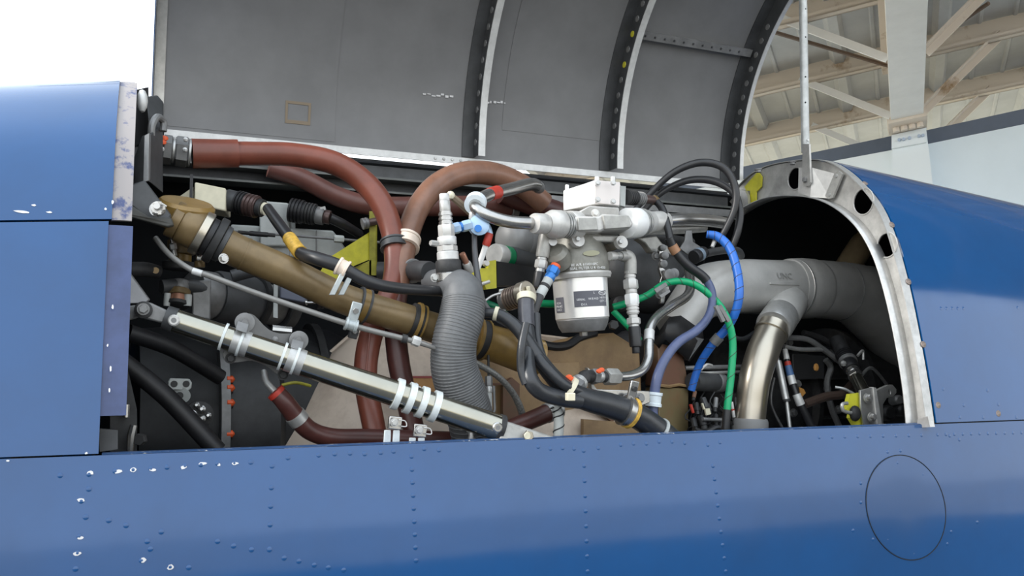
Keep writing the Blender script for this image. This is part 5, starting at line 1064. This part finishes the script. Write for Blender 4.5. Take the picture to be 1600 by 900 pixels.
part('metal_band', bl.cut((1126, 525), (1114, 538)).mb(14, .002), MGREY, t)
lp1 = Path(((970, 350, 1.24, 4), (990, 330, 1.24, 4.5), (1020, 298, 1.23, 5), (1055, 268, 1.21, 5.5), (1095, 254, 1.19, 6), (1130, 262, 1.17, 6), (1148, 290, 1.16, 6), (1148, 325, 1.16, 5.5), (1130, 365, 1.17, 5), (1120, 378, 1.18, 4)), 8)
t = thing('black_cable', 'outer black cable loop arching high in front of the hinge strip', 'cable', lp1.p[0]); part('cable', lp1.mb(14), RUB, t); part('white_tip', MB().ringtube([P(1121, 366, 1.168), P(1113, 386, 1.168)], [rp(4, P(1121, 366, 1.17)), rp(3, P(1121, 366, 1.17))], 10), CASTL, t)
lp2 = Path(((985, 352, 1.25, 4), (1005, 330, 1.25, 4.5), (1035, 300, 1.235, 5), (1075, 282, 1.215, 5.5), (1115, 283, 1.195, 6), (1145, 300, 1.175, 6), (1156, 328, 1.165, 6), (1153, 360, 1.165, 6), (1144, 386, 1.17, 5)), 8)
single('black_cable', lp2.mb(14), RUB, 'inner black cable loop under the high one, right of the switch', 'cable')
cb3 = Path(((1022, 312, 1.195, 5), (1034, 325, 1.18, 6), (1042, 350, 1.16, 6), (1048, 378, 1.15, 6)), 8); single('black_cable', cb3.mb(12), RUB, 'short black cable from the pressure switch plug crossing the outlet tube', 'cable')
# linkage on the dark housing
t = thing('roller_linkage', 'scalloped steel linkage standing between filter and grey duct', 'linkage', P(1035, 410, 1.22))
ol = [(1030, 385), (1037, 386), (1037, 394), (1040, 400), (1036, 406), (1040, 412), (1036, 418), (1043, 424), (1053, 420), (1054, 432), (1044, 438), (1046, 452), (1040, 462), (1038, 474), (1032, 474), (1033, 455), (1031, 440), (1034, 432), (1030, 420), (1032, 408), (1030, 398)]
ol = [P(x, y, 1.2) for x, y in ol]; part('strip', MB().prism(ol, (.004, .012, 0)), STEELT, t, bev=.001)
for x, y, r in ((1033, 388, 5), (1036, 400, 6), (1034, 413, 6), (1043, 430, 9), (1050, 428, 8)): part('roller', MB().lathe(P(x, y, 1.195), V((-.2, -1, 0)), [(0, rp(r, P(x, y, 1.2))), (.01, rp(r, P(x, y, 1.2))), (.011, rp(r * .6, P(x, y, 1.2)))], 14), MGREY, t)
for (x, y) in ((1024, 400), (1030, 460), (1048, 440)): bolt(t, x, y, 1.2, 5, MGREY)
part('clip', plate_mb([(1022, 452, 1.155), (1040, 441, 1.155), (1044, 446, 1.155), (1026, 458, 1.155)], (0, .002, 0)), MGREY, t, bev=.0005)
part('clip', plate_mb([(1030, 462, 1.155), (1046, 452, 1.155), (1048, 456, 1.155), (1034, 466, 1.155)], (0, .002, 0)), MGREY, t, bev=.0005)
t = thing('lever_bracket', 'grey lever bracket with dark bush under the outlet tube', 'bracket', P(1080, 380, 1.22))
part('plate', MB().prism([P(x, y, 1.2) for x, y in ((1072, 360), (1081, 360), (1083, 378), (1096, 386), (1098, 396), (1075, 398), (1062, 388), (1070, 376))], (.002, .006, 0)), MGREY, t, bev=.001)
part('arm', MB().prism([P(x, y, 1.22) for x, y in ((996, 372), (1026, 368), (1035, 380), (1050, 388), (1052, 398), (1018, 394), (1008, 380))], (.002, .02, 0)), CAST, t, bev=.002)
pstack(t, (1084, 402, 1.19), (1100, 394, 1.20), [('bush', BLK, 'c', .4, 11), ('ring', mat('dull_blue_ring', (0.20, 0.26, 0.33), 0.4), 'c', .25, 11), ('bush', BLK, 'c', .35, 10)], 18)
pr_ = Path(((1098, 397, 1.20, 6), (1130, 391, 1.23, 6), (1152, 392, 1.26, 6), (1158, 400, 1.28, 6)), 8); part('rod', pr_.mb(14), GREYD, t)
hose('dark_pipe', ((1000, 368, 1.3, 10), (1040, 374, 1.3, 9), (1080, 380, 1.32, 8)), DUSTY, 'dark pipe behind the lever bracket', 'pipe')
# ================================================================ lower right: turbine casing and plumbing
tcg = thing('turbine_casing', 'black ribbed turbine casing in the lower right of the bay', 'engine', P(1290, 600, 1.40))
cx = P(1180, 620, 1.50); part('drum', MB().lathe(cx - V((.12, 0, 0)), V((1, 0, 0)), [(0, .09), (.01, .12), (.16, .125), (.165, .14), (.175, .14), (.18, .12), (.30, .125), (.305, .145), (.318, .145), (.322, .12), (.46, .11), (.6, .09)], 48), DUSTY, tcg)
for k in range(9): part('rib', MB().box(cx + V((.10, -.127 * math.cos((k - 4) * .3), .127 * math.sin((k - 4) * .3))), (.055, 0, 0), (0, .004 * math.cos((k - 4) * .3), -.004 * math.sin((k - 4) * .3)), (0, .0018, .0018)), GREYD, tcg)
for i, (x, y) in enumerate(((1233, 535), (1300, 552), (1246, 600), (1292, 607), (1310, 640), (1240, 645))): bolt(tcg, x, y, 1.34, 5, MGREY, name='casing_bolt')
part('bracket_rib', MB().ringtube(spline([P(1290, 562, 1.33), P(1298, 575, 1.33), P(1292, 600, 1.33), P(1300, 640, 1.33), P(1314, 672, 1.33)], [0] * 5)[0], [.006] * 33, 8), MGREY, tcg)
part('panel', MB().prism([P(1238, 552, 1.34), P(1290, 556, 1.34), P(1288, 592, 1.34), P(1240, 594, 1.34)], (.002, .02, 0)), mat('charcoal_panel', (0.035, 0.035, 0.037), .5), tcg, bev=.002)
t = thing('transverse_cylinder', 'dark grey banded cylinder lying behind the green hose', 'cylinder', P(1130, 595, 1.3))
pstack(t, (1082, 596, 1.26), (1176, 600, 1.33), [('body', GREYD, 'c', .35, 15), ('band', MGREY, 'c', .10, 16), ('body', DUSTY, 'c', .2, 18), ('band', MGREY, 'c', .1, 16), ('body', GREYD, 'c', .25, 14)], 24)
for i, (q, r_, m_, lb_) in enumerate((
    (((1070, 575, 1.28), (1110, 574, 1.28), (1160, 573, 1.3)), 3.5, MGREY, 'upper thin steel line behind the blue hose'),
    (((1090, 583, 1.27), (1130, 582, 1.28), (1170, 581, 1.3)), 2.5, ALU, 'lower thin steel line behind the blue hose'),
    (((1130, 520, 1.32), (1160, 530, 1.32), (1185, 515, 1.33)), 4, GREYD, 'dark line just under the grey duct elbow'),
    (((1095, 578, 1.24), (1104, 570, 1.24), (1112, 571, 1.25)), 2.2, CASTL, 'bright short curled wire beside the blue hose'),
    (((1225, 528, 1.3), (1260, 530, 1.3), (1285, 545, 1.3), (1312, 565, 1.3)), 4.5, MGREY, 'grey line bending down over the turbine casing'),
    (((1225, 541, 1.29), (1250, 546, 1.29), (1285, 546, 1.3)), 3.5, ALU, 'short bright line left of the sensor probe'),
    (((1255, 520, 1.33), (1290, 532, 1.33), (1325, 560, 1.32)), 5, DUSTY, 'dark upper line under the grey duct tail'),
    (((1210, 590, 1.29), (1205, 630, 1.29), (1222, 668, 1.29)), 2, MGREY, 'thin grey wire right of the polished elbow'),
    (((1305, 605, 1.22), (1320, 608, 1.21), (1338, 618, 1.2)), 2.5, ALU, 'thin bright rod ending behind the yellow lug plate'),
    (((1256, 632, 1.27), (1290, 620, 1.28), (1315, 616, 1.28), (1332, 600, 1.3)), 7, mat('dull_rust_pipe', (0.075, 0.05, 0.04), 0.5), 'dull rusty pipe low on the turbine casing'),
    (((1345, 588, 1.25), (1362, 575, 1.27), (1385, 600, 1.3)), 2.5, ALU, 'thin steel line crossing behind the bright probe tube'))):
    hose('thin_line', tuple((a, b, c, r_) for a, b, c in q), m_, lb_, 'line', 10)
t = thing('sheathed_cable', 'silver cable in a clear sleeve right of the polished elbow', 'cable', P(1220, 600, 1.24))
pstack(t, (1212, 548, 1.26), (1229, 628, 1.24), [('end', MGREY, 'c', .2, 3), ('sleeve', ALU, 'c', .75, 5.5), ('ferrule', DUSTY, 'c', .05, 6.5)]); pstack(t, (1229, 626, 1.24), (1238, 700, 1.23), [('wire', ALU, 'c', 1, 3)])
t = thing('marked_cable', 'black cable with blue and white markers right of the silver cable', 'cable', P(1240, 600, 1.24))
mk = Path(((1226, 545, 1.265, 3), (1230, 565, 1.255, 4), (1236, 590, 1.25, 5), (1246, 620, 1.24, 5.5), (1262, 655, 1.235, 6.5), (1285, 700, 1.23, 8)), 8); part('cable', mk.mb(12), RUB, t)
for a_, b_, m_ in (((1226, 546), (1229, 562), CASTL), ((1230, 564), (1232, 570), RED), ((1232, 571), (1235, 585), mat('marker_blue', (0.06, 0.13, 0.28), 0.5)), ((1236, 588), (1240, 600), ALUW), ((1243, 618), (1251, 633), ALUW)): part('marker', mk.cut(a_, b_).mb(12, .0012), m_, t)
single('orange_tag', plate_mb([(1249, 605, 1.3), (1256, 608, 1.3), (1259, 614, 1.3), (1252, 622, 1.3)], (0, .002, 0)), mat('orange_tag', (0.62, 0.30, 0.08), 0.5), 'small orange tag on the turbine casing', 'tag')
single('amber_clip', MB().ball(P(1275, 574, 1.31), .006, 8, (1, .7, 1.3)), mat('orange_tag', (0, 0, 0)), 'small amber clip high on the turbine casing', 'clip')
pb_ = thing('sensor_probe', 'bright tubular sensor probe with black cap leaning above the yellow lug plate', 'probe', P(1335, 570, 1.25))
pstack(pb_, (1308, 532, 1.31), (1352, 618, 1.19), [('cap', DUSTY, 'c', .26, 12), ('boot', BLK, 'r', .12, 13.5), ('ring', MGREY, 'c', .05, 14), ('body', BLK, 'c', .12, 12), ('collar', STEELT, 'c', .08, 10), ('nut', STEELT, 'h', .06, 11), ('tube', STEEL, 'c', .31, 9.5)], 22)
part('clip', MB().ball(P(1318, 568, 1.25), .006, 8), ALU, pb_); part('wire_loop', MB().ringtube(spline([P(1340, 556, 1.24), P(1348, 548, 1.24), P(1349, 562, 1.24)], [0] * 3)[0], [.0025] * 17, 8), ALU, pb_)
lg = thing('lug_plate', 'machined lug plate with yellow primed side bolted at the lower right of the bay', 'bracket', P(1360, 640, 1.13))
part('yellow_side', MB().prism([P(x, y, 1.145) for x, y in ((1328, 616), (1345, 614), (1352, 668), (1338, 669), (1328, 653), (1330, 645), (1322, 640))], (.002, .010, 0)), mat('bright_chromate', (0.68, 0.66, 0.05), 0.45, 0, .06, 40), lg)
part('bolted_plate', MB().prism([P(x, y, 1.135) for x, y in ((1344, 610), (1365, 605), (1371, 669), (1351, 672), (1345, 640))], (.002, .006, 0)), ALU, lg, bev=.0008)
part('edge', MB().prism([P(x, y, 1.132) for x, y in ((1365, 605), (1369, 606), (1379, 668), (1372, 670))], (.002, .012, 0)), ALUW, lg)
lug = [P(x, y, 1.14) for x, y in ((1368, 610), (1386, 602), (1394, 601), (1400, 608), (1400, 614), (1394, 620), (1385, 622), (1379, 632), (1380, 668), (1374, 668))]
c = P(1389, 613, 1.14); flat2d('lug', lug, [ellipse(c, RT * rp(3, c), UP * rp(4.2, c), 14)], (.002, .006, 0), ALU, lg)
for x, y in ((1356, 622), (1362, 652)): bolt(lg, x, y, 1.125, 6, ALU); part('stud', MB().lathe(P(x, y, 1.118), V((-.2, -1, 0)), [(0, .003), (.008, .0025)], 10), MGREY, lg)
part('hook', MB().ringtube(spline([P(1330, 645, 1.13), P(1318, 642, 1.13), P(1316, 632, 1.13), P(1324, 630, 1.13)], [0] * 4)[0], [.003] * 25, 8), ALU, lg)
part('dark_bush', MB().ball(P(1336, 646, 1.135), .011, 12, (1, .7, 1.2)), DUSTY, lg)
for x, y, r in ((1405, 625, 8), (1390, 645, 12), (1412, 640, 10)): single('round_fitting', MB().lathe(P(x, y, 1.25), V((-.2, -1, .1)), [(-.02, rp(r, P(x, y, 1.25))), (0, rp(r, P(x, y, 1.25))), (.004, rp(r * .7, P(x, y, 1.25)))], 14), DUSTY if r > 8 else MGREY, {8: 'small grey fitting end right of the lug plate', 12: 'dark round fitting directly behind the lug', 10: 'dark round fitting next to the frame foot'}[r], 'fitting')
# wire clutter and connectors left of the polished elbow
random.seed(11)
cl = thing('wiring_cluster', 'cluster of small black connectors with cream and red tags below the dark cylinder', 'wiring', P(1110, 650, 1.24))
for x, y, dx, dy, r, m_ in ((1098, 622, 8, 22, 5, GREYD), (1104, 632, 4, 16, 6, BLK), (1119, 622, -2, 22, 3.5, MGREY), (1118, 648, 1, 20, 4, DUSTY), (1086, 612, -3, 14, 3, RUST), (1088, 630, 2, 18, 4, BLK), (1095, 650, 6, 22, 7, BLK), (1150, 622, 2, 20, 3, GREYD), (1144, 640, 4, 24, 4, BLK), (1083, 654, 4, 20, 5, BLK), (1128, 655, -2, 20, 5, DUSTY)):
    pstack(cl, (x, y, 1.25), (x + dx, y + dy, 1.24), [('connector', m_, 'c', .7, r), ('plug', DUSTY, 'c', .3, r * .8)], 10)
part('cream_tag', plate_mb([(1102, 639, 1.235), (1109, 638, 1.235), (1111, 647, 1.235), (1104, 649, 1.235)], K), CREAM, cl); part('cream_tag', plate_mb([(1097, 631, 1.238), (1099, 630, 1.238), (1102, 639, 1.238), (1100, 640, 1.238)], K), CREAM, cl)
pstack(cl, (1143, 628, 1.24), (1147, 652, 1.24), [('white_marker', ALUW, 'c', .45, 2.5), ('red_marker', RED, 'c', .1, 2.5), ('white_marker', ALUW, 'c', .45, 2.5)], 10)
pstack(cl, (1079, 632, 1.24), (1083, 645, 1.24), [('red_marker', RED, 'c', 1, 2.5)], 10)
part('strap', MB().ringtube([P(1098, 655, 1.235), P(1128, 656, 1.24)], [.003, .003], 8), MGREY, cl)
part('tape', MB().ringtube(spline([P(1084, 670, 1.23), P(1100, 676, 1.23), P(1120, 668, 1.23), P(1130, 676, 1.23)], [0] * 4)[0], [.005] * 25, 8), BLK, cl)
wd = part('wires', MB(), BLK, cl) if 0 else None
mb = MB()
for k in range(26):
    x = 1080 + random.random() * 80; y = 612 + random.random() * 30
    q = [P(x + random.uniform(-10, 10) * i, y + 16 * i, 1.27 + random.uniform(-.02, .02)) for i in range(5)]; s_, r_ = spline(q, [.0013] * 5, 4); mb.ringtube(s_, r_, 6)
w_ = part('wires', mb, DUSTY, cl); w_['kind'] = 'stuff'
